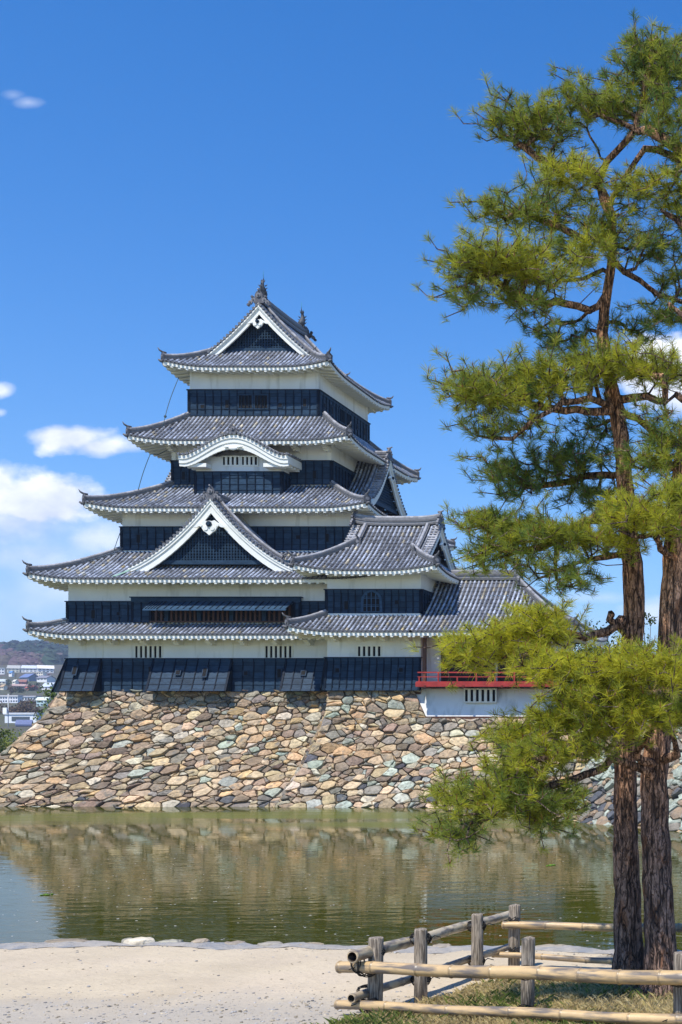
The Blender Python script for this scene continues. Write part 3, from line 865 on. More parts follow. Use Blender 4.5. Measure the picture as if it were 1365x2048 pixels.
# curved dormer over the small bay
KC, KW, KY = -36.62, 3.28, 77.0
bay = MB(); bay.box(-39.26, -34.14, 77.8, 79.1, 18.3, 20.75); bayo = bay.build('dormer_bay', M_PLASTER, keep)
bb = bandwalls(bayo, (-39.26, -34.14, 77.8, 79.1), 18.35, zz(945, 77.8), batten=.5)
slit_window(bayo, Vector((-39.26, 77.8, 0)), X3, -Y3, xa(447, 77.8, -39.26), xa(478, 77.8, -39.26), zz(930, 77.8), zz(914, 77.8), 3)
slit_window(bayo, Vector((-39.26, 77.8, 0)), X3, -Y3, xa(485, 77.8, -39.26), xa(515, 77.8, -39.26), zz(930, 77.8), zz(914, 77.8), 3)
def kz(x):
    t = min(1, abs(x) / KW)
    return 20.62 + 1.28 * (.5 * (1 + math.cos(math.pi * min(1, t * 1.04)))) ** .88 + .06 * max(0, t - .85) / .15
t = MB(); CK = Vector((KC, KY, 0))
for i in range(int(2.3 / .31)):
    y = KY + .1 + i * .31
    for sg in (-1, 1):
        xs = np.linspace(0, KW, 14)
        for xa_, xb_ in zip(xs, xs[1:]):
            g = random.uniform(.18, .34)
            t.tube([(KC + sg * xa_, y, kz(xa_) + .05), (KC + sg * xb_, y, kz(xb_) + .05)], .08, 7, (g, g, g * 1.06), cap=False)
            t.quad((KC + sg * xa_, y - .155, kz(xa_) + .03), (KC + sg * xb_, y - .155, kz(xb_) + .03), (KC + sg * xb_, y + .155, kz(xb_) + .03), (KC + sg * xa_, y + .155, kz(xa_) + .03), (.14, .14, .15))
kr = t.build('curved_dormer_roof', M_TILE, keep)
vt = MB(); verge_tiles(vt, CK, X3, -Y3, kz, KW, .3); vt.build('verge_tiles', M_TILE, kr)
b = MB()
for (o0, o1, ta, tb) in ((-.05, -.26, 0, .10), (-.262, -.5, -.06, .05), (-.502, -.66, -.12, -.0)):
    for i in range(28):
        xa_, xb_ = -KW + .04 + (2 * KW - .08) * i / 28, -KW + .04 + (2 * KW - .08) * (i + 1) / 28
        P = lambda x, z, w: CK + X3 * x - Y3 * w + Z3 * z
        tk = 1 + .35 * (1 - (abs(xa_ + xb_) / 2 / KW)) * (o1 < -.6)
        b.hexa([P(xa_, kz(xa_) + o1 * tk, ta), P(xb_, kz(xb_) + o1 * tk, ta), P(xb_, kz(xb_) + o1 * tk, tb), P(xa_, kz(xa_) + o1 * tk, tb), P(xa_, kz(xa_) + o0, ta), P(xb_, kz(xb_) + o0, ta), P(xb_, kz(xb_) + o0, tb), P(xa_, kz(xa_) + o0, tb)])
for sg in (-1, 1):
    xe = KC + sg * (KW - .06)
    b.box(min(xe, xe - sg * .5), max(xe, xe - sg * .5), KY - .02, KY + 2.1, 20.18, 20.42); b.box(min(xe, xe - sg * .12), max(xe, xe - sg * .12), KY, KY + 2.1, 20.42, 20.62)
    for k in range(4): b.box(min(xe - sg * .1, xe - sg * 1.0), max(xe - sg * .1, xe - sg * 1.0), KY + .2 + k * .5, KY + .36 + k * .5, 20.04, 20.18)
    b.box(min(KC + sg * 1.7, KC + sg * 2.75), max(KC + sg * 1.7, KC + sg * 2.75), KY + .1, KY + .8, 19.98, 20.2)
b.build('bargeboard', M_TRIM, kr)
pn = MB(); pn.ball((KC, KY - .1, 21.05), .28, .06, .13, 12, 6); 
for sg in (-1, 1): pn.ball((KC + sg * .38, KY - .08, 21.14), .2, .05, .07, 10, 6)
pn.build('gable_pendant', M_TRIM, kr)
rb = MB(); polyline_bar(rb, resample([Vector((KC, KY - .02, 21.88)), Vector((KC, KY + 1.8, 21.88))], .3), .28, .14, .09); demon_tile(rb, Vector((KC, KY - .05, 22.02)), -Y3, .42, up=False); rb.build('dormer_ridge', M_RIDGE, kr)

# lightning conductor cables on the left
cb = MB()
def cable(a, b, sag=.25):
    cb = MB(); pts = [Vector(a).lerp(Vector(b), i / 10) + Vector((-sag * math.sin(math.pi * i / 10), 0, 0)) for i in range(11)]; cb.tube(pts, .022, 5); cb.build('lightning_cable', M_WIRE, keep)
cable(at(358, 755, 79.0), at(326, 855, 77.6), .1); cable(at(301, 908, 77.3), at(277, 980, 76.6), .05); cable(at(243, 1060, 76.6), at(228, 1102, 75.6), .02)
cable(at(301, 908, 77.3), at(318, 909, 78), 0); cable(at(318, 909, 78), at(335, 900, 78.5), 0)
cb = MB(); cb.ball(at(331, 833, 78), .09, .09, .09, 6, 4); cb.build('cable_clamp', M_WIRE, keep)

# ------------------------------------------------------------------ corner turret
TT = (-29.66, -24.35, 73.5, 78.5)
tur = thing('corner_turret', 'two storey corner turret with an arched window, right of the keep', 'turret', (-27, 76, 6.4))
storey(tur, TT, 6.45, 10.4)
s_ = MB(); s_.box(TT[0] + .05, TT[1] - .05, 73.55, 78, 6.3, 6.6); s_.build('sill_beam', M_BROWN, tur)
OT = Vector((TT[0], 73.5, 0))
m = MB(); board_band(m, OT, X3, -Y3, TT[1] - TT[0], zz(1381, 73.2), zz(1316, 73.5), flare=.30, batten=.42, laps=5); tb = m.build('board_siding', M_BOARD, tur)
m = MB(); board_band(m, Vector((TT[0], 78.5, 0)), -Y3, -X3, 5, 6.5, 8.35, flare=.3, batten=.42); m.build('board_siding', M_BOARD, tur)
for (px, py) in ((676, 1340.5), (803, 1340)): loophole(tb, OT, X3, -Y3, xa(px, 73.3, TT[0]), zz(py, 73.3), False, proud=.24)
slit_window(tur, OT, X3, -Y3, xa(717, 73.5, TT[0]), xa(762, 73.5, TT[0]), zz(1312.5, 73.5), zz(1293, 73.5), 4)
brackets(tur, OT, X3, -Y3, 5.3, zz(1281, 73.5) - .05, 4, .6)
rt1, rfT1 = skirt_roof(tur, TT, 1.65, 9.72, 10.79, 0, sides=('front', 'left'), hips=('fl',), name='lower_roof', label='lower grey tile roof of the turret', c=.1, s_clip={'front': (-(TT[1] - TT[0]) / 2 - 1.65, (TT[1] - TT[0]) / 2)})
fl = MB(); fl.box(TT[0] - .05, TT[1], 73.40, 73.52, 10.72, 10.86); fl.build('flashing', M_TRIM, rt1)
storey(tur, TT, 10.4, 13.9)
bt = bandwalls(tur, TT, 10.86, 12.2, batten=.42)
loophole(bt['front'], OT, X3, -Y3, xa(693, 73.4, TT[0]), zz(1211, 73.5), True); loophole(bt['front'], OT, X3, -Y3, xa(794, 73.4, TT[0]), zz(1205, 73.5), False)
# bell-shaped window
wc, wz0, wh = xa(744, 73.4, TT[0]), 10.98, 1.12
def bell(w, h, n=9):
    pts = []
    for i in range(n + 1):
        t_ = i / n
        x = w * (1.0 - .10 * t_) if t_ < .55 else w * .945 * math.cos((t_ - .55) / .45 * math.pi / 2) ** .62
        pts.append((x, h * t_))
    return pts + [(-x, z) for x, z in reversed(pts[:-1])]
m = MB(); m.extrude([(wc + x, wz0 - .05 + z) for x, z in bell(.62, wh + .17)], OT, X3, -Y3, .145, (1.7, 1.7, 1.7)); wf = m.build('arched_window', M_BOARD, tur)
m = MB(); m.extrude([(wc + x, wz0 + z) for x, z in bell(.46, wh)], OT - Y3 * .14, X3, -Y3, .02); m.build('window_opening', M_DARK, wf)
m = MB()
for x in (-.25, -.0, .25): m.frame_box(OT, X3, -Y3, wc + x - .02, wc + x + .02, wz0, wz0 + (wh * .99 if x == 0 else wh * .88), .16, .19, (2.4, 2.4, 2.4))
for h in (.28, .36, .72, .8): m.frame_box(OT, X3, -Y3, wc - .43, wc + .43, wz0 + h - .012, wz0 + h + .012, .16, .185, (2.4, 2.4, 2.4))
m.build('window_lattice', M_BOARD, wf)
rectT = (TT[0] - 1.43, TT[1] + 1.4, TT[2] - 1.43, TT[3] + 1.43)
irimoya(tur, rectT, 'x', 13.16, 3.15, .27, 2.6, 1.9, .6, .9, 1.43, 'upper_roof', 'upper hip and gable roof of the turret', hb=.5, ped=.5, ridge_h=.45, U=.36, kud_in=.55)

# ------------------------------------------------------------------ moon viewing wing
wing = thing('moon_viewing_wing', 'low open pavilion wing with red balcony and white base right of the turret', 'pavilion', (-20.5, 76, 4.8))
WX0, WX1 = -24.35, -16.9
m = MB()
m.box(WX0, WX1, 74.6, 79.2, 6.5, 9.6); m.build('back_wall', M_PLASTER, wing)
O_ = Vector((WX0, 74.6, 0))
bw = MB()      # battered white base wall
bw.hexa([(WX0 - .3, 73.25, 5.0), (WX1 + .3, 73.25, 5.0), (WX1, 79, 5.0), (WX0 - .3, 79, 5.0), (WX0 - .3, 73.75, 6.62), (WX1, 73.75, 6.62), (WX1, 79, 6.62), (WX0 - .3, 79, 6.62)])
bwo = bw.build('base_wall', M_PLASTER, wing)
slit_window(bwo, Vector((0, 73.40, 0)), X3, -Y3, (933 - PX0) / F_PX * 73.5, (993 - PX0) / F_PX * 73.5, zz(1403, 73.4), zz(1379.5, 73.4), 5, depth=.1)
sl = MB(); sl.box(WX0 - .3, WX1 + .35, 73.15, 74, 4.82, 5.02); sl.build('sill_beam', M_BROWN, wing)
for x in (-24.0, -20.3, -16.95):
    cp_ = MB(); cp_.box(x - .09, x + .09, 73.0, 73.18, 6.9, 9.45, (1.3, 1.3, 1.3)); cp_.build('post', M_BROWN, wing)
sh = MB()
for (a, b) in ((-23.45, -20.5), (-20.2, -17.1)):
    sh.box(a, b, 74.52, 74.58, 7.05, 8.95, (.25, .25, .25))
    z = 7.1
    while z < 8.95: sh.box(a, b, 74.48, 74.53, z, z + .035, (.45, .45, .5)); z += .075
    for x in (a, (a + b) / 2, b): sh.box(x - .05, x + .05, 74.44, 74.55, 7.05, 8.97, (.6, .5, .5))
    sh.box(a - .05, b + .05, 74.44, 74.55, 8.93, 9.02, (.8, .7, .7))
sh.build('louvred_shutter', M_BROWN, wing)
bal = MB(); bx0, bx1, by0, by1 = -24.25, -16.6, 72.45, 74.5
zf0 = zz(1363, 72.6)
bal.box(bx0, bx1, by0, by1, zf0 - .12, zf0)
bal.box(bx0 - .03, bx1 + .25, by0 - .06, by0 + .1, zf0 - .30, zf0 - .05)
bo = bal.build('balcony_deck', M_RED, wing)
rl = MB()
for h, th_ in ((.26, .05), (.50, .07)): rl.box(bx0 + .05, bx1 + .1, by0 + .04, by0 + .04 + th_, zf0 + h - .03, zf0 + h + th_ - .03)
rl.box(bx1, bx1 + .06, by0 + .04, by1, zf0 + .47, zf0 + .54); rl.box(bx1, bx1 + .05, by0 + .04, by1, zf0 + .23, zf0 + .28)
for i in range(8):
    x = bx0 + .15 + (bx1 - bx0 - .2) * i / 7; rl.box(x - .035, x + .035, by0 + .02, by0 + .1, zf0, zf0 + (.48 if i % 2 else .25))
rl.build('railing', M_RED, wing)
jb = MB()
for i in range(4):
    x = bx0 + .5 + (bx1 - bx0 - 1.2) * i / 3; jb.box(x - .06, x + .06, by0 - .1, 74.2, zf0 - .35, zf0 - .225, (1.5, .5, .4))
jb.box(bx0, bx1, by0 + .3, by0 + .5, zf0 - .32, zf0 - .125, (.5, .3, .3)); jb.build('joist', M_BROWN, wing)
# wing roof: hipped at the right end
rw_ = Roof((WX0, -15.15, 71.8, 80.8), 9.72, 3.45, 4.5, c=.3, U=.34)
t = MB(); trim = MB(); raft = MB()
Ow = Vector((WX0, 71.85, 0)); lenw = 9.2
def zfw(s, d):
    e = lenw - s; lift = rw_.U * (1 - max(0, e) / 3.2) ** 2.2 * max(0, 1 - d / 3) if e < 3.2 else 0
    return 9.72 + rw_.prof(d) + lift
tile_panel(t, Ow, X3, Y3, 0, lenw, zfw, lambda s: min(4.5, lenw - s))
eave_trim(trim, raft, Ow, X3, Y3, 0, lenw, zfw, 1.6, cut=(False, True))
Or = Vector((WX0 + lenw, 76.35, 0)); zfr = lambda s, d: zfw(lenw - (4.5 - abs(s)), d) if True else 0
tile_panel(t, Or, Y3, -X3, -4.5, 4.5, zfr, lambda s: 4.5 - abs(s))
eave_trim(trim, raft, Or, Y3, -X3, -4.5, 4.5, zfr, 1.6, cut=(True, True))
Ob = Vector((WX0 + lenw, 80.85, 0))
tile_panel(t, Ob, -X3, -Y3, 0, lenw, lambda s, d: zfw(lenw - s, d), lambda s: min(4.5, s))
wr = t.build('wing_roof', M_TILE, wing); trim.build('fascia', M_TRIM, wr); raft.build('rafters', M_TRIM, wr)
hm = MB()
for dy, y in ((1, 71.85), (-1, 80.85)):
    pts = [Vector((WX0 + lenw - d, y + dy * d, zfw(lenw - d, d) - .02)) for d in np.linspace(.1, 4.5, 16)]
    polyline_bar(hm, pts, .3, .26); horn(hm, pts[0], (1, -dy, 0), 1)
hm.build('hip_ridge', M_RIDGE, wr)
rb = MB(); base = resample([Vector((WX0 - 1, 76.35, 13.12)), Vector((WX0 + lenw - 4.3, 76.35, 13.12))], .3)
for i in range(4):
    aa, bb_ = .5 * i / 4, .5 * (i + 1) / 4; ww = .2 if i % 2 == 0 else .165; g = (.10, .22, .12, .2)[i]
    rb.sweep(base, [(-ww, aa), (-ww, bb_ - .008), (ww, bb_ - .008), (ww, aa)], (g, g, g * 1.05))
rb.tube([base[0] + Z3 * .52, base[-1] + Z3 * .52], .11, 8, (.26, .26, .28)); demon_tile(rb, base[-1] + Z3 * .2, X3, .5)
rb.build('main_ridge', M_RIDGE, wr)
# ------------------------------------------------------------------ dry stone walls
def clip_poly(poly, a, b, c):
    # keep a*x + b*y <= c
    out = []; n = len(poly)
    for i in range(n):
        p, q = poly[i], poly[(i + 1) % n]
        dp, dq = a * p[0] + b * p[1] - c, a * q[0] + b * q[1] - c
        if dp <= 0: out.append(p)
        if dp * dq < 0:
            t = dp / (dp - dq); out.append((p[0] + (q[0] - p[0]) * t, p[1] + (q[1] - p[1]) * t))
    return out
STONES = {'tan': (.49, .385, .255), 'orange': (.50, .35, .20), 'brown': (.32, .25, .19), 'grey': (.25, .24, .22), 'umber': (.22, .175, .14), 'blue': (.36, .42, .39), 'pale': (.50, .46, .38), 'slate': (.09, .10, .125), 'pinkish': (.36, .28, .21)}
def stone_colour(fx, v):
    # fx: world x of the stone, v: height fraction
    w = {'tan': 4.2, 'orange': .5 + 2.4 * math.exp(-((v - .63) / .13) ** 2), 'brown': 3.0, 'grey': 1.6 + 3.5 * max(0, v - .8) * 5, 'umber': 1.6, 'blue': .3, 'pale': .9, 'slate': .12, 'pinkish': .5}
    k = min(1, max(0, (fx + 39) / 12))
    w['blue'] += 1.9 * k * math.exp(-((v - .42) / .28) ** 2)
    w['slate'] += 1.5 * k * max(0, .3 - v) * 3
    w['umber'] *= 1 - .5 * k; w['pale'] += .8 * k
    r = random.uniform(0, sum(w.values()))
    for kx, ww in w.items():
        r -= ww
        if r <= 0: break
    b = STONES[kx]; g = random.uniform(.62, 1.28); lum_ = sum(b) / 3; b = tuple(lum_ + (q_ - lum_) * .88 for q_ in b)
    return tuple(c * g * random.uniform(.95, 1.05) for c in b)
def stone_panel(mb, back, BL, BR, TL, TR, power=1.45, cell=.62, depth=.20, colour=None, hscale=.68):
    BL, BR, TL, TR = map(Vector, (BL, BR, TL, TR))
    W = ((BL - BR).length + (TL - TR).length) / 2; H = ((BL + BR - TL - TR) / 2).length
    def S(x, y):
        u, v = min(1, max(0, x / W)), min(1, max(0, y / H)); h = 1 - v
        t = TL.lerp(TR, u); b = BL.lerp(BR, u); k = h ** power
        return Vector((t.x + (b.x - t.x) * k, t.y + (b.y - t.y) * k, t.z + (b.z - t.z) * h))
    hor = (BR - BL).normalized(); out = Vector((hor.y, -hor.x, 0)); out = (out * 1.0 + Z3 * .5).normalized()
    cy = cell * hscale; pts = []; rows = max(2, int(H / cy)); cols = max(2, int(W / cell))
    for j in range(rows + 1):
        for i in range(cols + 1):
            x = (i + .5 + (.5 if j % 2 else 0) + random.uniform(-.36, .36)) * W / cols; y = (j + .5 + random.uniform(-.36, .36)) * H / rows
            r = random.random(); rad = (.0 if r < .32 else random.uniform(.3, .8) if r < .70 else random.uniform(.95, 1.5)) * cell * .55
            if -.2 < x < W + .2 and -.2 < y < H + .2: pts.append((x, y / hscale, rad))
            for _q in range(random.choice((0, 1, 1, 2))):
                pts.append((x + random.uniform(-.5, .5) * cell, (y + random.uniform(-.5, .5) * cy) / hscale, .0))
    g = {}; cs = cell * 1.6
    for i, p in enumerate(pts): g.setdefault((int(p[0] // cs), int(p[1] // cs)), []).append(i)
    Hs = H / hscale
    for i, (x, y, rad) in enumerate(pts):
        rr = cell * 1.3
        poly = [(max(0, x - rr), max(0, y - rr)), (min(W, x + rr), max(0, y - rr)), (min(W, x + rr), min(Hs, y + rr)), (max(0, x - rr), min(Hs, y + rr))]
        if x - rr > W or y - rr > Hs or x + rr < 0 or y + rr < 0: continue
        gi, gj = int(x // cs), int(y // cs)
        for a in range(gi - 2, gi + 3):
            for b in range(gj - 2, gj + 3):
                for j in g.get((a, b), ()):
                    if j == i: continue
                    dx, dy = pts[j][0] - x, pts[j][1] - y; dd = dx * dx + dy * dy
                    if dd > 4 * rr * rr or dd < 1e-6: continue
                    # power diagram bisector
                    c = (pts[j][0] ** 2 + pts[j][1] ** 2 - pts[j][2] ** 2 - x * x - y * y + rad * rad) / 2
                    poly = clip_poly(poly, dx, dy, c)
                    if len(poly) < 3: break
                if len(poly) < 3: break
            if len(poly) < 3: break
        if len(poly) < 3: continue
        poly = [(p[0], p[1] * hscale) for p in poly]
        area = .5 * abs(sum(poly[k][0] * poly[(k + 1) % len(poly)][1] - poly[(k + 1) % len(poly)][0] * poly[k][1] for k in range(len(poly))))
        if area < .006: continue
        cx = sum(p[0] for p in poly) / len(poly); cyy = sum(p[1] for p in poly) / len(poly)
        # cut the corners, pull in, jitter
        q = []
        for k in range(len(poly)):
            p0, p1 = poly[k], poly[(k + 1) % len(poly)]
            el = math.hypot(p1[0] - p0[0], p1[1] - p0[1])
            if el < .05: q.append(((p0[0] + p1[0]) / 2, (p0[1] + p1[1]) / 2)); continue
            f = random.uniform(.03, .14); q.append((p0[0] + (p1[0] - p0[0]) * f, p0[1] + (p1[1] - p0[1]) * f))
            if el > .3: q.append((p0[0] + (p1[0] - p0[0]) * .5 + random.uniform(-.028, .028), p0[1] + (p1[1] - p0[1]) * .5 + random.uniform(-.028, .028)))
            f = random.uniform(.86, .97); q.append((p0[0] + (p1[0] - p0[0]) * f, p0[1] + (p1[1] - p0[1]) * f))
        sz = math.sqrt(area); gap = random.uniform(.006, .028) if sz > .25 else .008
        col = (colour or stone_colour)(S(cx, cyy).x, cyy / H)
        tx, ty = random.uniform(-.2, .2), random.uniform(-.3, .12); D = depth * random.uniform(.6, 1.45) * min(1, sz / .4 + .45)
        base = len(mb.v); n = len(q)
        for (inset, dd) in ((gap, -.16), (gap + .004, D * .35), (gap + .012 + .022 * sz, D * .88), (.34 * sz, D * 1.03)):
            for (px, py) in q:
                vx, vy = px - cx, py - cyy; l = math.hypot(vx, vy) + 1e-6; k = max(.15, 1 - inset / l)
                X, Y_ = cx + vx * k, cyy + vy * k
                w = dd + ((X - cx) * tx + (Y_ - cyy) * ty + random.uniform(-.012, .012) if dd > 0 else 0)
                mb.v.append(tuple(S(X, Y_) + out * w))
        mb.v.append(tuple(S(cx, cyy) + out * (D + random.uniform(-.02, .02))))
        for r_ in range(3):
            for k in range(n):
                k2 = (k + 1) % n; mb.face((base + r_ * n + k, base + r_ * n + k2, base + (r_ + 1) * n + k2, base + (r_ + 1) * n + k), col, False)
        for k in range(n): mb.face((base + 3 * n + k, base + 3 * n + (k + 1) % n, base + 4 * n), col, False)
    N = 10; 
    for i in range(N):
        for j in range(N):
            back.quad(*[S(W * a / N, H * b / N) + out * .01 for a, b in ((i, j), (i + 1, j), (i + 1, j + 1), (i, j + 1))])

sb = thing('stone_base', 'battered dry stone wall rising from the moat under the castle', 'stone wall', (-36, 72, 0))
zb = -.5
st = MB(); bk = MB()
stone_panel(st, bk, (-51.7, 71.3, zb), (-31.6, 70.7, zb), (-45.7, 74.98, 6.50), (-29.7, 74.98, 6.50), cell=.62)
stone_panel(st, bk, (-31.6, 70.75, zb), (-31.5, 70.6, zb), (-29.6, 75.0, 6.50), (-29.5, 73.62, 6.50), cell=.6)
stone_panel(st, bk, (-31.5, 70.55, zb), (-14.4, 68.9, zb), (-29.73, 73.2, 4.85), (-13.2, 73.0, 4.85), cell=.62, power=1.3)
stone_panel(st, bk, (-29.73, 73.2, 4.83), (-23.85, 73.14, 4.83), (-29.5, 73.60, 6.50), (-24.75, 73.60, 6.50), cell=.62, power=1)
st.build('stones', M_STONE, sb)
st2 = MB()
stone_panel(st2, bk, (-51.7, 93, zb), (-51.7, 71.3, zb), (-45.7, 93, 6.50), (-45.7, 74.98, 6.50), cell=.85)
st2.build('side_stones', M_STONE, sb); bk.build('wall_core', M_EARTH, sb)
tur_edge = MB()
bs = thing('bastion_wall', 'lower stone wall stepping forward into the moat behind the two pine trunks', 'stone wall', (-8, 55, 0))
st = MB(); bk = MB()
def right_col(fx, v):
    r = random.random()
    kx = 'slate' if r < .2 and v < .45 else 'blue' if r < .48 else 'grey' if r < .66 else 'brown' if r < .8 else 'umber' if r < .9 else 'tan'
    b = STONES[kx]; g = random.uniform(.8, 1.15); return tuple(c * g for c in b)
stone_panel(st, bk, (-14.4, 68.9, zb), (-13.6, 57.7, zb), (-12.2, 72.5, 4.4), (-11.3, 60.2, 4.4), cell=.62, colour=right_col)
stone_panel(st, bk, (-13.6, 57.7, zb), (-3.2, 45.0, zb), (-11.3, 60.2, 4.4), (-1.0, 47.6, 4.4), cell=.58, colour=right_col)
st.build('stones', M_STONE, bs); bk.build('wall_core', M_EARTH, bs)

# ------------------------------------------------------------------ ground, water, sand
def structure(o): o['kind'] = 'structure'; return o
def noise2(x, y, s=1.0, z=0.): return noise.noise(Vector((x * s, y * s, z)))
def ground_mat(name, c1, c2, scale, bump, bscale, c3=None, spots=None, rough=.95):
    m = bpy.data.materials.new(name); m.use_nodes = True; nt = m.node_tree; L = nt.links.new
    b = nt.nodes['Principled BSDF']; b.inputs['Roughness'].default_value = rough; b.inputs['Specular IOR Level'].default_value = .2
    tc = nd(nt, 'ShaderNodeTexCoord')
    def N(sc, det=6, ro=.6):
        n = nd(nt, 'ShaderNodeTexNoise'); n.inputs['Scale'].default_value = sc; n.inputs['Detail'].default_value = det; n.inputs['Roughness'].default_value = ro
        L(tc.outputs['Object'], n.inputs['Vector']); return n.outputs['Fac']
    def mix(f, a, bb, lo=.35, hi=.65):
        r = nd(nt, 'ShaderNodeMapRange'); r.inputs[1].default_value = lo; r.inputs[2].default_value = hi; L(f, r.inputs[0])
        x = nd(nt, 'ShaderNodeMix'); x.data_type = 'RGBA'; L(r.outputs[0], x.inputs['Factor'])
        for i, v in ((6, a), (7, bb)):
            if isinstance(v, tuple): x.inputs[i].default_value = (*v, 1)
            else: L(v, x.inputs[i])
        return x.outputs[2]
    col = mix(N(scale), c1, c2)
    if c3: col = mix(N(scale * .35, 3), col, c3, .5, .7)
    col = mix(N(scale * 22, 4, .7), col, tuple(x * .8 for x in c2), .55, .75)
    if spots:
        x0, x1, y0, y1, c4 = spots
        sp = nd(nt, 'ShaderNodeSeparateXYZ'); g = nd(nt, 'ShaderNodeNewGeometry'); L(g.outputs['Position'], sp.inputs[0])
        r1 = nd(nt, 'ShaderNodeMapRange'); r1.inputs[1].default_value = y1; r1.inputs[2].default_value = y0; L(sp.outputs[1], r1.inputs[0])
        a = nd(nt, 'ShaderNodeMath'); a.operation = 'ADD'; L(r1.outputs[0], a.inputs[0]); L(N(1.1, 5), a.inputs[1])
        s2 = nd(nt, 'ShaderNodeMath'); s2.operation = 'MULTIPLY_ADD'; s2.inputs[1].default_value = .9; s2.inputs[2].default_value = -.1; L(a.outputs[0], s2.inputs[0])
        col = mix(s2.outputs[0], col, c4, .5, .95)
    L(col, b.inputs['Base Color'])
    bp = nd(nt, 'ShaderNodeBump'); bp.inputs['Strength'].default_value = bump; bp.inputs['Distance'].default_value = .03
    L(N(bscale, 8, .7), bp.inputs['Height']); L(bp.outputs[0], b.inputs['Normal'])
    return m
M_SAND = ground_mat('pale_sand', (.59, .49, .345), (.48, .395, .28), .8, .9, 6, c3=(.56, .46, .34), spots=(-8, 0, 11.0, 13.0, (.42, .37, .30)))
M_FAR = ground_mat('far_ground', (.10, .10, .07), (.08, .09, .04), .02, .2, 1, c3=(.12, .09, .08))
M_PLATEAU = ground_mat('plateau_ground', (.30, .26, .18), (.14, .16, .07), .3, .3, 5)
M_BED = ground_mat('moat_bed', (.05, .06, .03), (.04, .05, .03), .4, .2, 5)

def edge_y(x):      # near water line
    return 15.75 + .12 * math.sin(x * 1.3) + .16 * noise2(x, 0, .9) + .07 * noise2(x, 3, 4.0) - .5 * max(0, min(1, (x + 6) / 3))
GZ = .76
mb = MB(); xs = np.concatenate((np.linspace(-60, -13, 24), np.linspace(-12.8, 2, 150), np.linspace(2.5, 40, 20)))
rows = [-40, 0, 6, 9] + list(np.linspace(10, 14.6, 24)) + ['e0', 'e1', 'e2', 'e3', 'e4', 'e5']
grid = []
for x in xs:
    rowv = []
    for r in rows:
        if isinstance(r, str):
            k = int(r[1]); off = (-.7, -.3, -.08, .0, .10, .8)[k]; dz = (0, -.0, -.01, -.05, -.45, -1.8)[k]
            y = edge_y(x) + off; z = GZ + dz
        else: y = r; z = GZ
        if 9 < y < 16: z += .025 * noise2(x, y, 1.3) + .012 * noise2(x, y, 6) if not (isinstance(r, str) and int(r[1]) > 3) else 0
        rowv.append((x, y, z))
    grid.append(rowv)
n = len(rows); mb.v = [p for row in grid for p in row]
for i in range(len(xs) - 1):
    for j in range(n - 1): mb.face((i * n + j, (i + 1) * n + j, (i + 1) * n + j + 1, i * n + j + 1), (1, 1, 1), True)
structure(mb.build('sandy_path', M_SAND))

M_EDGE = ground_mat('edge_gravel', (.30, .285, .265), (.42, .38, .33), 7, 1.0, 14, c3=(.22, .24, .27))
mb = MB(); xs_ = np.linspace(-13, 2, 240)
for x in xs_:
    a = .34 + .22 * noise2(x, 9, 1.1) + .10 * noise2(x, 2, 5)
    for k, (off, dz) in enumerate(((-a, .003), (-a * .55, .022), (-.06, .018 + .03 * max(0, noise2(x, 4, 2.6))), (.03, -.03), (.10, -.5))):
        y = edge_y(x) + off; mb.v.append((x, y, GZ + .025 * noise2(x, y, 1.3) + .012 * noise2(x, y, 6) + dz + (.012 * noise2(x * 3, y * 3, 3) if k in (1, 2) else 0)))
for i in range(len(xs_) - 1):
    for k in range(4): mb.face((i * 5 + k, (i + 1) * 5 + k, (i + 1) * 5 + k + 1, i * 5 + k + 1), (1, 1, 1), False)
structure(mb.build('bank_edge', M_EDGE))
mb = MB(); mb.box(-300, 150, 14, 120, -2.2, -1.6); structure(mb.build('moat_bed', M_BED))
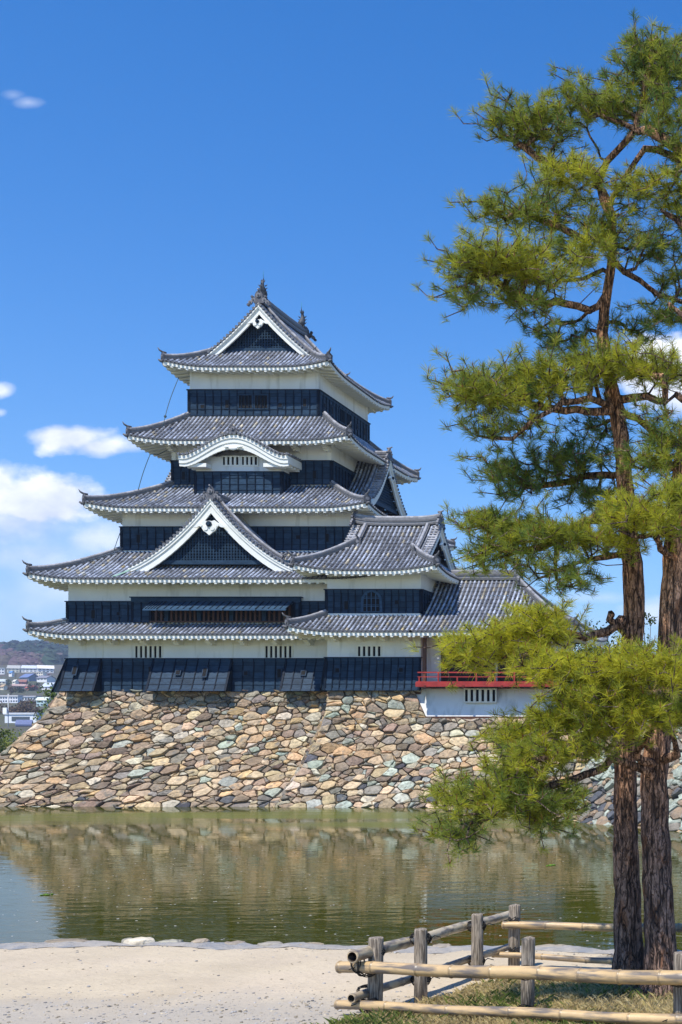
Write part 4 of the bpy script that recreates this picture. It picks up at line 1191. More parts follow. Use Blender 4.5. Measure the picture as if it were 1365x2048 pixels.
def water_mat():
    m = bpy.data.materials.new('moat_water'); m.use_nodes = True; nt = m.node_tree; L = nt.links.new
    b = nt.nodes['Principled BSDF']; b.inputs['IOR'].default_value = 1.33; b.inputs['Roughness'].default_value = .02
    g = nd(nt, 'ShaderNodeNewGeometry')
    def N(scale, sc3, det=3, ro=.5, dist=0):
        mp = nd(nt, 'ShaderNodeMapping'); mp.inputs['Scale'].default_value = sc3; mp.inputs['Rotation'].default_value = (0, 0, R(-4)); L(g.outputs['Position'], mp.inputs[0])
        n = nd(nt, 'ShaderNodeTexNoise'); n.inputs['Scale'].default_value = scale; n.inputs['Detail'].default_value = det; n.inputs['Roughness'].default_value = ro; n.inputs['Distortion'].default_value = dist
        L(mp.outputs[0], n.inputs['Vector']); return n.outputs['Fac']
    def math_(op, a, bb, c=None):
        n = nd(nt, 'ShaderNodeMath'); n.operation = op
        for i, v in enumerate((a, bb, c)):
            if v is None: continue
            if isinstance(v, (int, float)): n.inputs[i].default_value = v
            else: L(v, n.inputs[i])
        return n.outputs[0]
    rip = math_('ADD', N(1.0, (1.3, 2.3, 1), 3, .5, .4), math_('MULTIPLY', N(1.0, (.25, .8, 1), 2), .9))
    sp = nd(nt, 'ShaderNodeSeparateXYZ'); L(g.outputs['Position'], sp.inputs[0])
    # calmer strip in the lee of the far wall, breezier towards the near bank
    r = nd(nt, 'ShaderNodeMapRange'); r.inputs[1].default_value = 46; r.inputs[2].default_value = 17; r.inputs[3].default_value = .16; r.inputs[4].default_value = 1.0; L(sp.outputs[1], r.inputs[0])
    patch = nd(nt, 'ShaderNodeMapRange'); patch.inputs[1].default_value = .3; patch.inputs[2].default_value = .7; patch.inputs[3].default_value = .55; patch.inputs[4].default_value = 1.2; L(N(1.0, (.05, .11, 1), 3), patch.inputs[0])
    bp = nd(nt, 'ShaderNodeBump'); bp.inputs['Distance'].default_value = .0105
    L(math_('MULTIPLY', r.outputs[0], patch.outputs[0]), bp.inputs['Strength']); L(rip, bp.inputs['Height']); L(bp.outputs[0], b.inputs['Normal'])
    # floating algae film in a band near the far wall
    d1 = math_('ABSOLUTE', math_('SUBTRACT', sp.outputs[1], 60.5), 0)
    d1 = math_('DIVIDE', d1, 7.0)
    al = nd(nt, 'ShaderNodeMapRange'); al.inputs[1].default_value = 1.15; al.inputs[2].default_value = .2; L(math_('ADD', d1, math_('MULTIPLY', math_('SUBTRACT', N(1.0, (.05, .16, 1), 5, .6), .5), 4.2)), al.inputs[0])
    mx = nd(nt, 'ShaderNodeMix'); mx.data_type = 'RGBA'; L(al.outputs[0], mx.inputs['Factor']); mx.inputs[6].default_value = (.052, .054, .006, 1); mx.inputs[7].default_value = (.105, .12, .022, 1)
    L(mx.outputs[2], b.inputs['Base Color'])
    sl_ = nd(nt, 'ShaderNodeMapRange'); sl_.inputs[3].default_value = .5; sl_.inputs[4].default_value = .12; L(al.outputs[0], sl_.inputs[0]); L(sl_.outputs[0], b.inputs['Specular IOR Level'])
    ro = nd(nt, 'ShaderNodeMapRange'); ro.inputs[3].default_value = .02; ro.inputs[4].default_value = .16; L(al.outputs[0], ro.inputs[0]); L(ro.outputs[0], b.inputs['Roughness'])
    df = nd(nt, 'ShaderNodeBsdfDiffuse'); L(mx.outputs[2], df.inputs['Color']); ms = nd(nt, 'ShaderNodeMixShader')
    fm = nd(nt, 'ShaderNodeMapRange'); fm.inputs[3].default_value = .32; fm.inputs[4].default_value = .52; L(al.outputs[0], fm.inputs[0]); L(fm.outputs[0], ms.inputs[0]); L(b.outputs[0], ms.inputs[1]); L(df.outputs[0], ms.inputs[2])
    L(ms.outputs[0], nt.nodes['Material Output'].inputs['Surface'])
    return m
mb = MB(); mb.poly([(-300, 14.8, 0), (150, 14.8, 0), (150, 120, 0), (-300, 120, 0)]); structure(mb.build('moat_water', water_mat()))

# plateau inside the walls
mb = MB(); mb.poly([(-45.5, 75.2, 6.3), (-24.5, 75.2, 6.3), (-24.5, 100, 6.3), (-45.5, 100, 6.3)]); 
mb.poly([(-24.5, 73.6, 4.7), (-12.4, 73.2, 4.7), (-11.6, 60.4, 4.3), (-1.2, 47.8, 4.3), (60, 40, 4.3), (60, 130, 4.3), (-24.5, 130, 4.7)])
structure(mb.build('castle_ground', M_PLATEAU))
# far terrain climbing to a wooded hill
def far_h(x, y):
    t = [(110, 1.0), (260, 4.0), (380, 10), (420, 11.5), (500, 16), (600, 23.3), (760, 35.5), (860, 43), (940, 50.5), (1000, 56.5), (1080, 63.5), (1200, 75), (1400, 100), (1700, 138), (2100, 168), (2500, 200), (3000, 210), (4200, 150), (9000, 60)]
    for (a, ha), (b, hb) in zip(t, t[1:]):
        if y <= b: h = ha + (hb - ha) * (y - a) / (b - a); break
    else: h = 60
    if y > 1300: h += (noise2(x, y, .0016) * 55 + noise2(x, y, .006) * 18 - 6) * min(1, (y - 1300) / 900) - .024 * max(0, x + 1900 - .35 * (y - 1300)) * min(1, (y - 1300) / 900)
    return max(h, 1)
ys = [110, 140, 180, 230, 300, 380, 460, 540, 620, 700, 780, 860, 940, 1020, 1100, 1200, 1300, 1400, 1500, 1600, 1700, 1800, 1900, 2000, 2100, 2200, 2300, 2400, 2500, 2600, 2800, 3000, 3400, 4200, 6000, 9000]
fr = np.linspace(-1.6, 1.2, 150); mb = MB()
for y in ys:
    for f in fr: x = f * y; mb.v.append((x, y, far_h(x, y)))
n = len(fr)
for j in range(len(ys) - 1):
    for i in range(n - 1): mb.face((j * n + i, j * n + i + 1, (j + 1) * n + i + 1, (j + 1) * n + i), (1, 1, 1), True)
structure(mb.build('far_hill', M_FAR))
# hill forest: a far-off wood of crowns
M_FOREST = material('hill_forest', (1, 1, 1), .95, .05, .25, attr=True)
mb = MB()
def crown_blob(mb, c, r, h, col, conic=False):
    nu, nv = 7, 5; base = len(mb.v)
    for j in range(nv + 1):
        ph = math.pi * (j / nv) * .62; rr = math.sin(ph) / math.sin(math.pi * .62 if j == nv else 1.6) if not conic else j / nv
        for i in range(nu):
            th = 2 * math.pi * i / nu + j; k = random.uniform(.75, 1.2)
            mb.v.append((c[0] + r * rr * k * math.cos(th), c[1] + r * rr * k * math.sin(th), c[2] + h * (math.cos(ph) if not conic else 1 - j / nv) + random.uniform(-.06, .06) * h))
    for j in range(nv):
        for i in range(nu):
            i2 = (i + 1) % nu; g = random.uniform(.75, 1.2)
            mb.face((base + j * nu + i, base + (j + 1) * nu + i, base + (j + 1) * nu + i2, base + j * nu + i2), tuple(x * g for x in col))
for _ in range(5200):
    y = random.uniform(1330, 2900); px = random.uniform(-60, 180); x = (px - PX0) / F_PX * y
    n_ = noise2(x, y, .006, 4) + .5 * noise2(x, y, .02, 9) + .25 * (px - 60) / 120 + .3 * (y - 1900) / 900
    r = random.uniform(7, 13) * (y / 2000) ** .5
    if n_ > .12: col = random.choice(((.022, .042, .032), (.030, .055, .032), (.018, .034, .030))); h = r * 1.5
    else: col = random.choice(((.10, .065, .07), (.12, .08, .085), (.09, .075, .055), (.11, .085, .075))); h = r * 1.1
    if random.random() < .003: col = (.5, .38, .40)
    crown_blob(mb, (x, y, far_h(x, y) - 1), r, h, col)
fo = mb.build('hill_forest', M_FOREST); fo['label'] = 'hazy wooded hillside of dark evergreens and bare purple brown trees'; fo['category'] = 'forest'; fo['kind'] = 'stuff'

# ------------------------------------------------------------------ town
M_HWALL = material('house_wall', (1, 1, 1), .85, 1, .08, attr=True); M_HROOF = material('house_roof', (1, 1, 1), .7, 2, .15, attr=True); M_GLASS = material('window_glass', (.05, .07, .10), .2, 2, .1, spec=.6)
def house(px, pyb, wpx, hpx, Y, wall, roof, label, flat=False, group='houses on the slope left of the castle', turn=0.2, nwin=3, floors=2, rh=.45, name='house', cat='house'):
    b = at(px, pyb, Y); gz = b.z; turn = turn if turn == 0 else random.choice((-.5, -.3, .15, .35, .6))
    t = thing(name, label, cat, (b.x, b.y, gz), group)
    w = wpx / F_PX * Y; h = hpx / F_PX * Y; d = w * .7 if not flat else w * .4
    ea = Vector((math.cos(turn), math.sin(turn), 0)); en = Vector((ea.y, -ea.x, 0)); O = Vector((b.x, b.y, 0)) - ea * (w / 2)
    m = MB(); hw = h if flat else h * (1 - rh)
    m.frame_box(O, ea, en, 0, w, gz - 8, gz + hw, -d, 0, wall)
    if not flat:
        for sgn in (0, 1):
            a = w * sgn; m.poly([O + ea * a + Z3 * (gz + hw), O + ea * a - en * d + Z3 * (gz + hw), O + ea * a - en * (d / 2) + Z3 * (gz + h - .1)], wall)
    m.build('wall', M_HWALL, t)
    m = MB()
    if flat: m.frame_box(O, ea, en, -.3, w + .3, gz + hw, gz + hw + .6, -d - .3, .3, roof)
    else:
        e = w * .05; z0, z1 = gz + hw - .2, gz + h
        for (n0, n1) in ((e, -d / 2), (-d - e, -d / 2)):
            P = lambda a, nn, z: O + ea * a + en * nn + Z3 * z
            m.hexa([P(-e, n0, z0), P(w + e, n0, z0), P(w + e, n1, z1), P(-e, n1, z1), P(-e, n0, z0 + .4), P(w + e, n0, z0 + .4), P(w + e, n1, z1 + .4), P(-e, n1, z1 + .4)], roof)
    m.build('roof', M_HROOF, t)
    for f in range(floors):
        for k in range(nwin):
            m = MB(); a = w * (k + .5) / nwin; ww = w / nwin * .28; z0 = gz + hw * (f + .35) / floors; z1 = gz + hw * (f + .78) / floors
            m.frame_box(O, ea, en, a - ww, a + ww, z0, z1, 0, .12); m.build('window', M_GLASS, t)
    return t
Wt, Cr, Gy, Bn, Bl = (.8, .8, .8), (.75, .68, .55), (.45, .47, .5), (.30, .14, .10), (.10, .15, .30)
house(3, 1348, 11, 11, 1150, Wt, Gy, 'white flat topped house at the far left edge under the hill', flat=True, nwin=2)
house(27, 1344, 21, 13, 1200, (.6, .6, .52), (.4, .4, .38), 'greenish grey house with pale gable under the wooded hill')
house(59, 1344, 27, 13, 1200, Wt, (.55, .58, .66), 'long white house with blue grey roof in the top row', nwin=4)
house(92, 1345, 27, 14, 1180, Wt, (.72, .7, .66), 'bright white double gabled house in the top row beside the castle', nwin=4)
house(21, 1349, 8, 6, 1100, Wt, (.1, .25, .5), 'tiny white shed with bright blue side below the top row', nwin=1, floors=1)
house(80, 1354, 22, 9, 1080, (.78, .72, .62), (.6, .58, .55), 'cream flat roofed house above the dark roofed white one', flat=True)
house(49, 1362, 30, 14, 1000, (.25, .27, .33), (.14, .19, .36), 'wide house with large dark blue hipped roof', nwin=4, rh=.5)
house(84, 1361, 26, 9, 980, (.75, .75, .75), (.22, .22, .27), 'white house with dark grey roof and two dark windows', nwin=3, floors=1)
house(4, 1368, 13, 9, 950, Cr, (.5, .55, .55), 'cream house with pale roof at the left edge', nwin=2, floors=1)
house(42, 1369, 18, 9, 940, (.24, .10, .09), (.28, .13, .10), 'dark red brown timber house under the blue roof', nwin=2, floors=1)
house(102, 1364, 12, 7, 1000, (.6, .57, .45), (.5, .47, .36), 'small sandy house half hidden by the black drop box', nwin=2, floors=1)
house(28, 1367, 10, 7, 930, (.78, .75, .62), (.6, .58, .5), 'small ivory gabled house left of the red brown house', nwin=1, floors=1)
house(40, 1376, 24, 7, 880, (.45, .36, .32), (.45, .32, .28), 'low house with faded pinkish brown roof', nwin=3, floors=1)
house(93, 1383, 24, 17, 860, Wt, (.5, .56, .66), 'white two storey house with pale blue roof close to the stone base', nwin=3)
house(57, 1380, 20, 8, 850, (.35, .14, .12), (.5, .12, .10), 'low house with red band roof among trees', nwin=2, floors=1)
house(4, 1378, 12, 8, 860, Cr, (.45, .33, .2), 'tan walled house with ochre roof at the frame edge', nwin=2, floors=1)
house(18, 1412, 36, 19, 640, (.74, .76, .84), (.6, .6, .62), 'long white apartment block with rows of windows', flat=True, nwin=7, floors=3, turn=0, group=None, name='apartment_block', cat='building')
house(55, 1409, 34, 15, 660, (.62, .66, .72), (.5, .5, .55), 'grey white apartment block behind bare trees', flat=True, nwin=6, floors=2, turn=0, group=None, name='apartment_block', cat='building')
house(84, 1413, 20, 17, 600, (.5, .66, .68), (.70, .78, .66), 'pale turquoise house with rounded light roof', nwin=3, rh=.25)
house(42, 1449, 64, 20, 420, (.74, .78, .86), (.6, .62, .68), 'long low white hall with plain walls above the yellow shrubs', flat=True, nwin=1, floors=1, turn=0, group=None, name='hall', cat='building')
house(47, 1452, 26, 10, 380, (.2, .22, .3), (.12, .15, .28), 'small house with dark blue sloped roof against the stone base', nwin=1, floors=1, rh=.8)
t = thing('utility_pole', 'thin grey utility pole with a white box in front of the apartment block', 'pole', tuple(at(17, 1452, 370)))
p = at(17, 1452, 370); m = MB(); m.tube([p - Z3 * 3, p + Z3 * 9.2], .13, 6, (.5, .5, .5)); m.build('pole', M_HWALL, t)
m = MB(); m.box(p.x - 1.2, p.x - .1, p.y - .6, p.y - .2, p.z + 3.5, p.z + 5.2, (.9, .9, .9)); m.build('box', M_HWALL, t)

# ------------------------------------------------------------------ broadleaf and small background trees
M_LEAF = material('leaf_clumps', (1, 1, 1), .8, 2, .25, attr=True, transl=.25)
M_BARK0 = material('tree_bark', (.10, .07, .055), .9, 8, .35, .5, 25)
def bush_tree(name, label, c, r, h, cols, n, leaf, group=None, trunk=True, cat='tree', zr=.5, sparse=False):
    c = Vector(c); t = thing(name, label, cat, tuple(c), group)
    cl = []; K = max(6, int(n / 60)); cc = c + Z3 * h * (1 - zr)
    for _ in range(K):
        v = Vector((random.gauss(0, 1), random.gauss(0, 1), random.gauss(0, 1))).normalized() * random.uniform(.45, 1.0)
        cl.append(cc + Vector((v.x * r, v.y * r, v.z * h * zr)))
    if trunk:
        m = MB(); m.tube([c - Z3 * 1.5, c + Z3 * h * .3 + X3 * r * .04, cc], [r * .10, r * .08, r * .03], 7)
        for q in cl[::max(1, K // 14)]: m.tube([c + Z3 * h * .3, (c + Z3 * h * .35).lerp(q, .5) + Z3 * r * .05, q], [r * .045, r * .03, r * .01], 5)
        m.build('trunk', M_BARK0, t)
    m = MB(); per = max(1, n // K)
    for q in cl:
        base = random.choice(cols); sp = r * random.uniform(.18, .34)
        for _ in range(per):
            p = q + Vector((random.gauss(0, sp), random.gauss(0, sp), random.gauss(0, sp * .7)))
            a = Vector((random.gauss(0, 1), random.gauss(0, 1), random.gauss(0, 1))).normalized() * leaf; b = a.cross(Vector((random.gauss(0, 1), random.gauss(0, 1), random.gauss(0, 1)))).normalized() * leaf * .6
            g = random.uniform(.7, 1.25); m.quad(p - a, p + b, p + a, p - b, tuple(x * g for x in base))
    m.build('crown', M_LEAF, t)
    return t
DG = ((.03, .055, .02), (.045, .08, .025), (.06, .10, .03)); YG = ((.30, .30, .03), (.22, .26, .03), (.12, .16, .03)); BR = ((.12, .08, .05), (.15, .10, .06), (.10, .09, .04))
def town_tree(px, pyb, wpx, hpx, Y, cols, label, n=350):
    b = at(px, pyb, Y); k = Y / F_PX; bush_tree('town_tree', label, b, wpx * k / 2, hpx * k, cols, n, wpx * k * .055, 'trees among the houses')
town_tree(14, 1378, 13, 24, 880, DG, 'dark round evergreen left of the ivory gabled house')
town_tree(68, 1384, 26, 26, 840, DG, 'large spreading dark evergreen in the middle of the town')
town_tree(31, 1358, 7, 14, 1020, ((.14, .16, .04),), 'small olive green tree beside the blue hipped roof', 200)
town_tree(22, 1386, 20, 14, 760, BR, 'bare purplish tree below the round evergreen')
town_tree(40, 1386, 24, 10, 800, DG, 'low dark hedge like tree above the apartment block')
town_tree(72, 1411, 10, 18, 610, DG, 'slim dark conifer next to the turquoise house')
town_tree(55, 1412, 30, 14, 600, BR, 'bare brown tree in front of the apartment block')
town_tree(22, 1432, 46, 20, 520, BR, 'wide thicket like brown tree below the apartments', 700)
town_tree(62, 1432, 50, 20, 500, ((.13, .09, .05), (.16, .12, .04)), 'rusty brown tree beside the stone base', 700)
town_tree(90, 1376, 10, 10, 900, YG, 'yellow green tree above the white two storey house', 200)
town_tree(98, 1352, 9, 9, 1050, ((.3, .18, .2),), 'pinkish blossoming tree next to the drop box', 200)
p = at(104, 1424, 130); bush_tree('pine_tree', 'bright green pine top peeking over the stone base corner', (p.x + 1, 130, 3.5), 1.9, 6.4, ((.10, .15, .02), (.05, .09, .02)), 1800, .16)
p = at(22, 1500, 110); bush_tree('shrub', 'yellow green shrub over the left end of the stone base', (p.x - .4, 110, 1.2), 2.3, 3.1, YG, 2600, .10, cat='shrub')
p = at(-6, 1500, 104); bush_tree('shrub', 'dark mossy green shrub cut by the left frame edge', (p.x - .9, 104, 1.2), 1.5, 5.4, ((.16, .2, .03), (.08, .11, .02)), 1600, .12, cat='shrub')
# trees inside the walls, right of the castle
def court_tree(px, Y, r, h, cols, label, n, leaf=.13, zr=.45, gz=4.3):
    x = (px - PX0) / F_PX * Y; bush_tree('courtyard_tree', label, (x, Y, gz), r, h, cols, n, leaf, 'trees inside the castle wall', zr=zr)
court_tree(1185, 88, 2.6, 6.9, ((.045, .08, .02), (.06, .10, .02), (.03, .06, .02)), 'rounded dark pine crown seen just above the branch beside the wing', 5200, .12)
court_tree(1285, 74, 2.6, 3.4, DG, 'dark green tree seen between the two trunks', 4200)
court_tree(1120, 78, 1.9, 2.6, DG, 'low dark tree beside the right end of the balcony', 2600)
court_tree(1205, 70, 2.0, 2.5, DG, 'low dark green tree behind the left pine trunk', 2600)
court_tree(1365, 64, 2.4, 3.6, DG, 'dark green tree right of the right pine trunk', 3200)
court_tree(1296, 66, .9, 6.6, ((.07, .10, .03), (.1, .12, .03)), 'slender young pine top between the trunks', 500, .09, .35)
court_tree(1272, 60, .6, 2.0, ((.25, .10, .12), (.2, .1, .09)), 'small reddish leaved shrub between the trunks', 500, .07)
# ------------------------------------------------------------------ the air: haze over the far town and hill
hz = MB(); hz.box(-9000, 9000, -400, 9500, -5, 420); hzo = hz.build('haze', M_EARTH)
hm_ = bpy.data.materials.new('haze_air'); hm_.use_nodes = True; hm_.node_tree.nodes.clear()
_o = hm_.node_tree.nodes.new('ShaderNodeOutputMaterial'); _v = hm_.node_tree.nodes.new('ShaderNodeVolumePrincipled')
_v.inputs['Color'].default_value = (.58, .70, 1, 1); _v.inputs['Density'].default_value = .00017; _v.inputs['Anisotropy'].default_value = 0
hm_.node_tree.links.new(_v.outputs[0], _o.inputs['Volume'])
hzo.data.materials.clear(); hzo.data.materials.append(hm_); hzo['kind'] = 'stuff'; hzo['label'] = 'thin pale blue haze over the distant town and hill'; hzo['category'] = 'haze'
# ------------------------------------------------------------------ big pines
def bark_mat():
    m = bpy.data.materials.new('red_pine_bark'); m.use_nodes = True; nt = m.node_tree; L = nt.links.new
    b = nt.nodes['Principled BSDF']; b.inputs['Roughness'].default_value = .9; b.inputs['Specular IOR Level'].default_value = .15
    tc = nd(nt, 'ShaderNodeTexCoord')
    def N(scale, zs, det, dist=0, ro=.55):
        mp = nd(nt, 'ShaderNodeMapping'); mp.inputs['Scale'].default_value = (1, 1, zs); L(tc.outputs['Object'], mp.inputs[0])
        n = nd(nt, 'ShaderNodeTexNoise'); n.inputs['Scale'].default_value = scale; n.inputs['Detail'].default_value = det; n.inputs['Distortion'].default_value = dist; n.inputs['Roughness'].default_value = ro
        L(mp.outputs[0], n.inputs['Vector']); return n.outputs['Fac']
    def MM(op, *v):
        n = nd(nt, 'ShaderNodeMath'); n.operation = op
        for i, x in enumerate(v):
            if isinstance(x, (int, float)): n.inputs[i].default_value = x
            else: L(x, n.inputs[i])
        return n.outputs[0]
    def RNG(x, a, bb, c, d):
        r = nd(nt, 'ShaderNodeMapRange'); L(x, r.inputs[0])
        for i, q in enumerate((a, bb, c, d)): r.inputs[i + 1].default_value = q
        return r.outputs[0]
    va = nd(nt, 'ShaderNodeVertexColor'); va.layer_name = 'Col'
    c1 = RNG(MM('ABSOLUTE', MM('SUBTRACT', N(15, .13, 3, .7), .5)), .0, .055, 0, 1)
    c2 = RNG(MM('ABSOLUTE', MM('SUBTRACT', N(34, .30, 3, .5), .5)), .0, .04, .45, 1)
    crack = MM('MULTIPLY', c1, c2)
    plate = RNG(N(22, .22, 5, .3, .65), .32, .68, .45, 1.55)
    fine = RNG(N(70, .5, 4), .3, .7, .75, 1.25)
    sc = nd(nt, 'ShaderNodeVectorMath'); sc.operation = 'SCALE'; L(va.outputs['Color'], sc.inputs[0]); L(MM('MULTIPLY', plate, fine), sc.inputs['Scale'])
    og = nd(nt, 'ShaderNodeMix'); og.data_type = 'RGBA'; L(RNG(N(9, .3, 4, .6), .56, .66, 0, .75), og.inputs['Factor']); L(sc.outputs[0], og.inputs[6]); og.inputs[7].default_value = (.26, .115, .055, 1)
    mx = nd(nt, 'ShaderNodeMix'); mx.data_type = 'RGBA'; L(crack, mx.inputs['Factor']); mx.inputs[6].default_value = (.035, .026, .024, 1); L(og.outputs[2], mx.inputs[7]); L(mx.outputs[2], b.inputs['Base Color'])
    bp = nd(nt, 'ShaderNodeBump'); bp.inputs['Strength'].default_value = 1; bp.inputs['Distance'].default_value = .03; L(MM('ADD', crack, MM('MULTIPLY', plate, .3)), bp.inputs['Height']); L(bp.outputs[0], b.inputs['Normal'])
    return m
M_BARK = bark_mat()
M_NEEDLE = material('pine_needles', (1, 1, 1), .5, 3, .12, attr=True, transl=.5, spec=.3)

def build_mesh_np(name, V, F, C, mat, parent, smooth=False):
    """V (n,3), F (m,k) equal sized faces, C (m,3) face colours"""
    me = bpy.data.meshes.new(name); V = V - np.array(ORIGIN[parent.name])
    k = F.shape[1]; me.vertices.add(len(V)); me.vertices.foreach_set('co', V.astype(np.float32).ravel())
    me.loops.add(F.size); me.loops.foreach_set('vertex_index', F.astype(np.int32).ravel())
    me.polygons.add(len(F)); me.polygons.foreach_set('loop_start', np.arange(0, F.size, k, dtype=np.int32)); me.polygons.foreach_set('loop_total', np.full(len(F), k, dtype=np.int32))
    me.polygons.foreach_set('use_smooth', np.full(len(F), smooth)); me.update(calc_edges=True)
    ca = me.color_attributes.new('Col', 'FLOAT_COLOR', 'CORNER'); Cc = np.ones((len(F), 4), dtype=np.float32); Cc[:, :3] = C
    ca.data.foreach_set('color', np.repeat(Cc, k, axis=0).ravel()); me.materials.append(mat)
    o = link(bpy.data.objects.new(name, me)); o.parent = parent; ORIGIN[o.name] = ORIGIN[parent.name]; return o

def needles(tips, dirs, cols, per, length, name, parent):
    """tufts of long thin needles round each tip"""
    n = len(tips); N = n * per
    T = np.repeat(tips, per, axis=0); D = np.repeat(dirs, per, axis=0); Cc = np.repeat(cols, per, axis=0)
    rnd = rng.normal(size=(N, 3)); rnd -= (rnd * D).sum(1)[:, None] * D; rnd /= np.linalg.norm(rnd, axis=1)[:, None]
    ang = np.radians(rng.uniform(12, 88, N)) * rng.uniform(.75, 1.0, N)
    d = D * np.cos(ang)[:, None] + rnd * np.sin(ang)[:, None]
    ln = length * rng.uniform(.7, 1.15, N) * np.repeat(rng.uniform(.8, 1.15, n), per)
    start = T - D * (rng.uniform(0, .07, N))[:, None]
    mid = start + d * (ln * .55)[:, None]; end = start + d * ln[:, None] - np.array([0, 0, 1.0]) * (ln * .10)[:, None]
    wv = np.cross(d, rng.normal(size=(N, 3))); wv /= np.linalg.norm(wv, axis=1)[:, None]; w = wv * .0016
    V = np.stack((start - w * .6, start + w * .6, mid + w, end, mid - w), axis=1).reshape(-1, 3)
    b = np.arange(N) * 5
    F = np.stack((b, b + 1, b + 2, b + 4), axis=1); F2 = np.stack((b + 4, b + 2, b + 3, b + 3), axis=1)
    # kite tip folded into the quad list as separate triangles is avoided: use one 5-gon per needle
    F5 = np.stack((b, b + 1, b + 2, b + 3, b + 4), axis=1)
    g = rng.uniform(.72, 1.25, N)[:, None]
    return build_mesh_np(name, V, F5, Cc * g, M_NEEDLE, parent)

class Tree:
    def __init__(s): s.p = []; s.par = []; s.minr = []; s.kind = []
    def add(s, p, par, r=0.0): s.p.append(Vector(p)); s.par.append(par); s.minr.append(r); return len(s.p) - 1
    def limb(s, pts, rads, parent=-1, step=.12, wig=.02):
        """polyline limb; returns node ids"""
        ids = []; pts = [Vector(p) for p in pts]
        # catmull-rom
        P = [pts[0]] + pts + [pts[-1]]
        last = parent
        for i in range(len(pts) - 1):
            m = max(2, int((pts[i + 1] - pts[i]).length / step))
            for k in range(m + (1 if i == len(pts) - 2 else 0)):
                t = k / m; a, b, c, d = P[i], P[i + 1], P[i + 2], P[i + 3]
                q = .5 * ((2 * b) + (c - a) * t + (2 * a - 5 * b + 4 * c - d) * t * t + (3 * b - a - 3 * c + d) * t ** 3)
                q = q + Vector((random.gauss(0, 1), random.gauss(0, 1), random.gauss(0, 1))) * wig
                last = s.add(q, last, rads[i] + (rads[i + 1] - rads[i]) * t); ids.append(last)
        return ids
    def nearest(s, p, ids=None):
        ids = ids if ids is not None else range(len(s.p)); return min(ids, key=lambda i: (s.p[i] - p).length_squared)

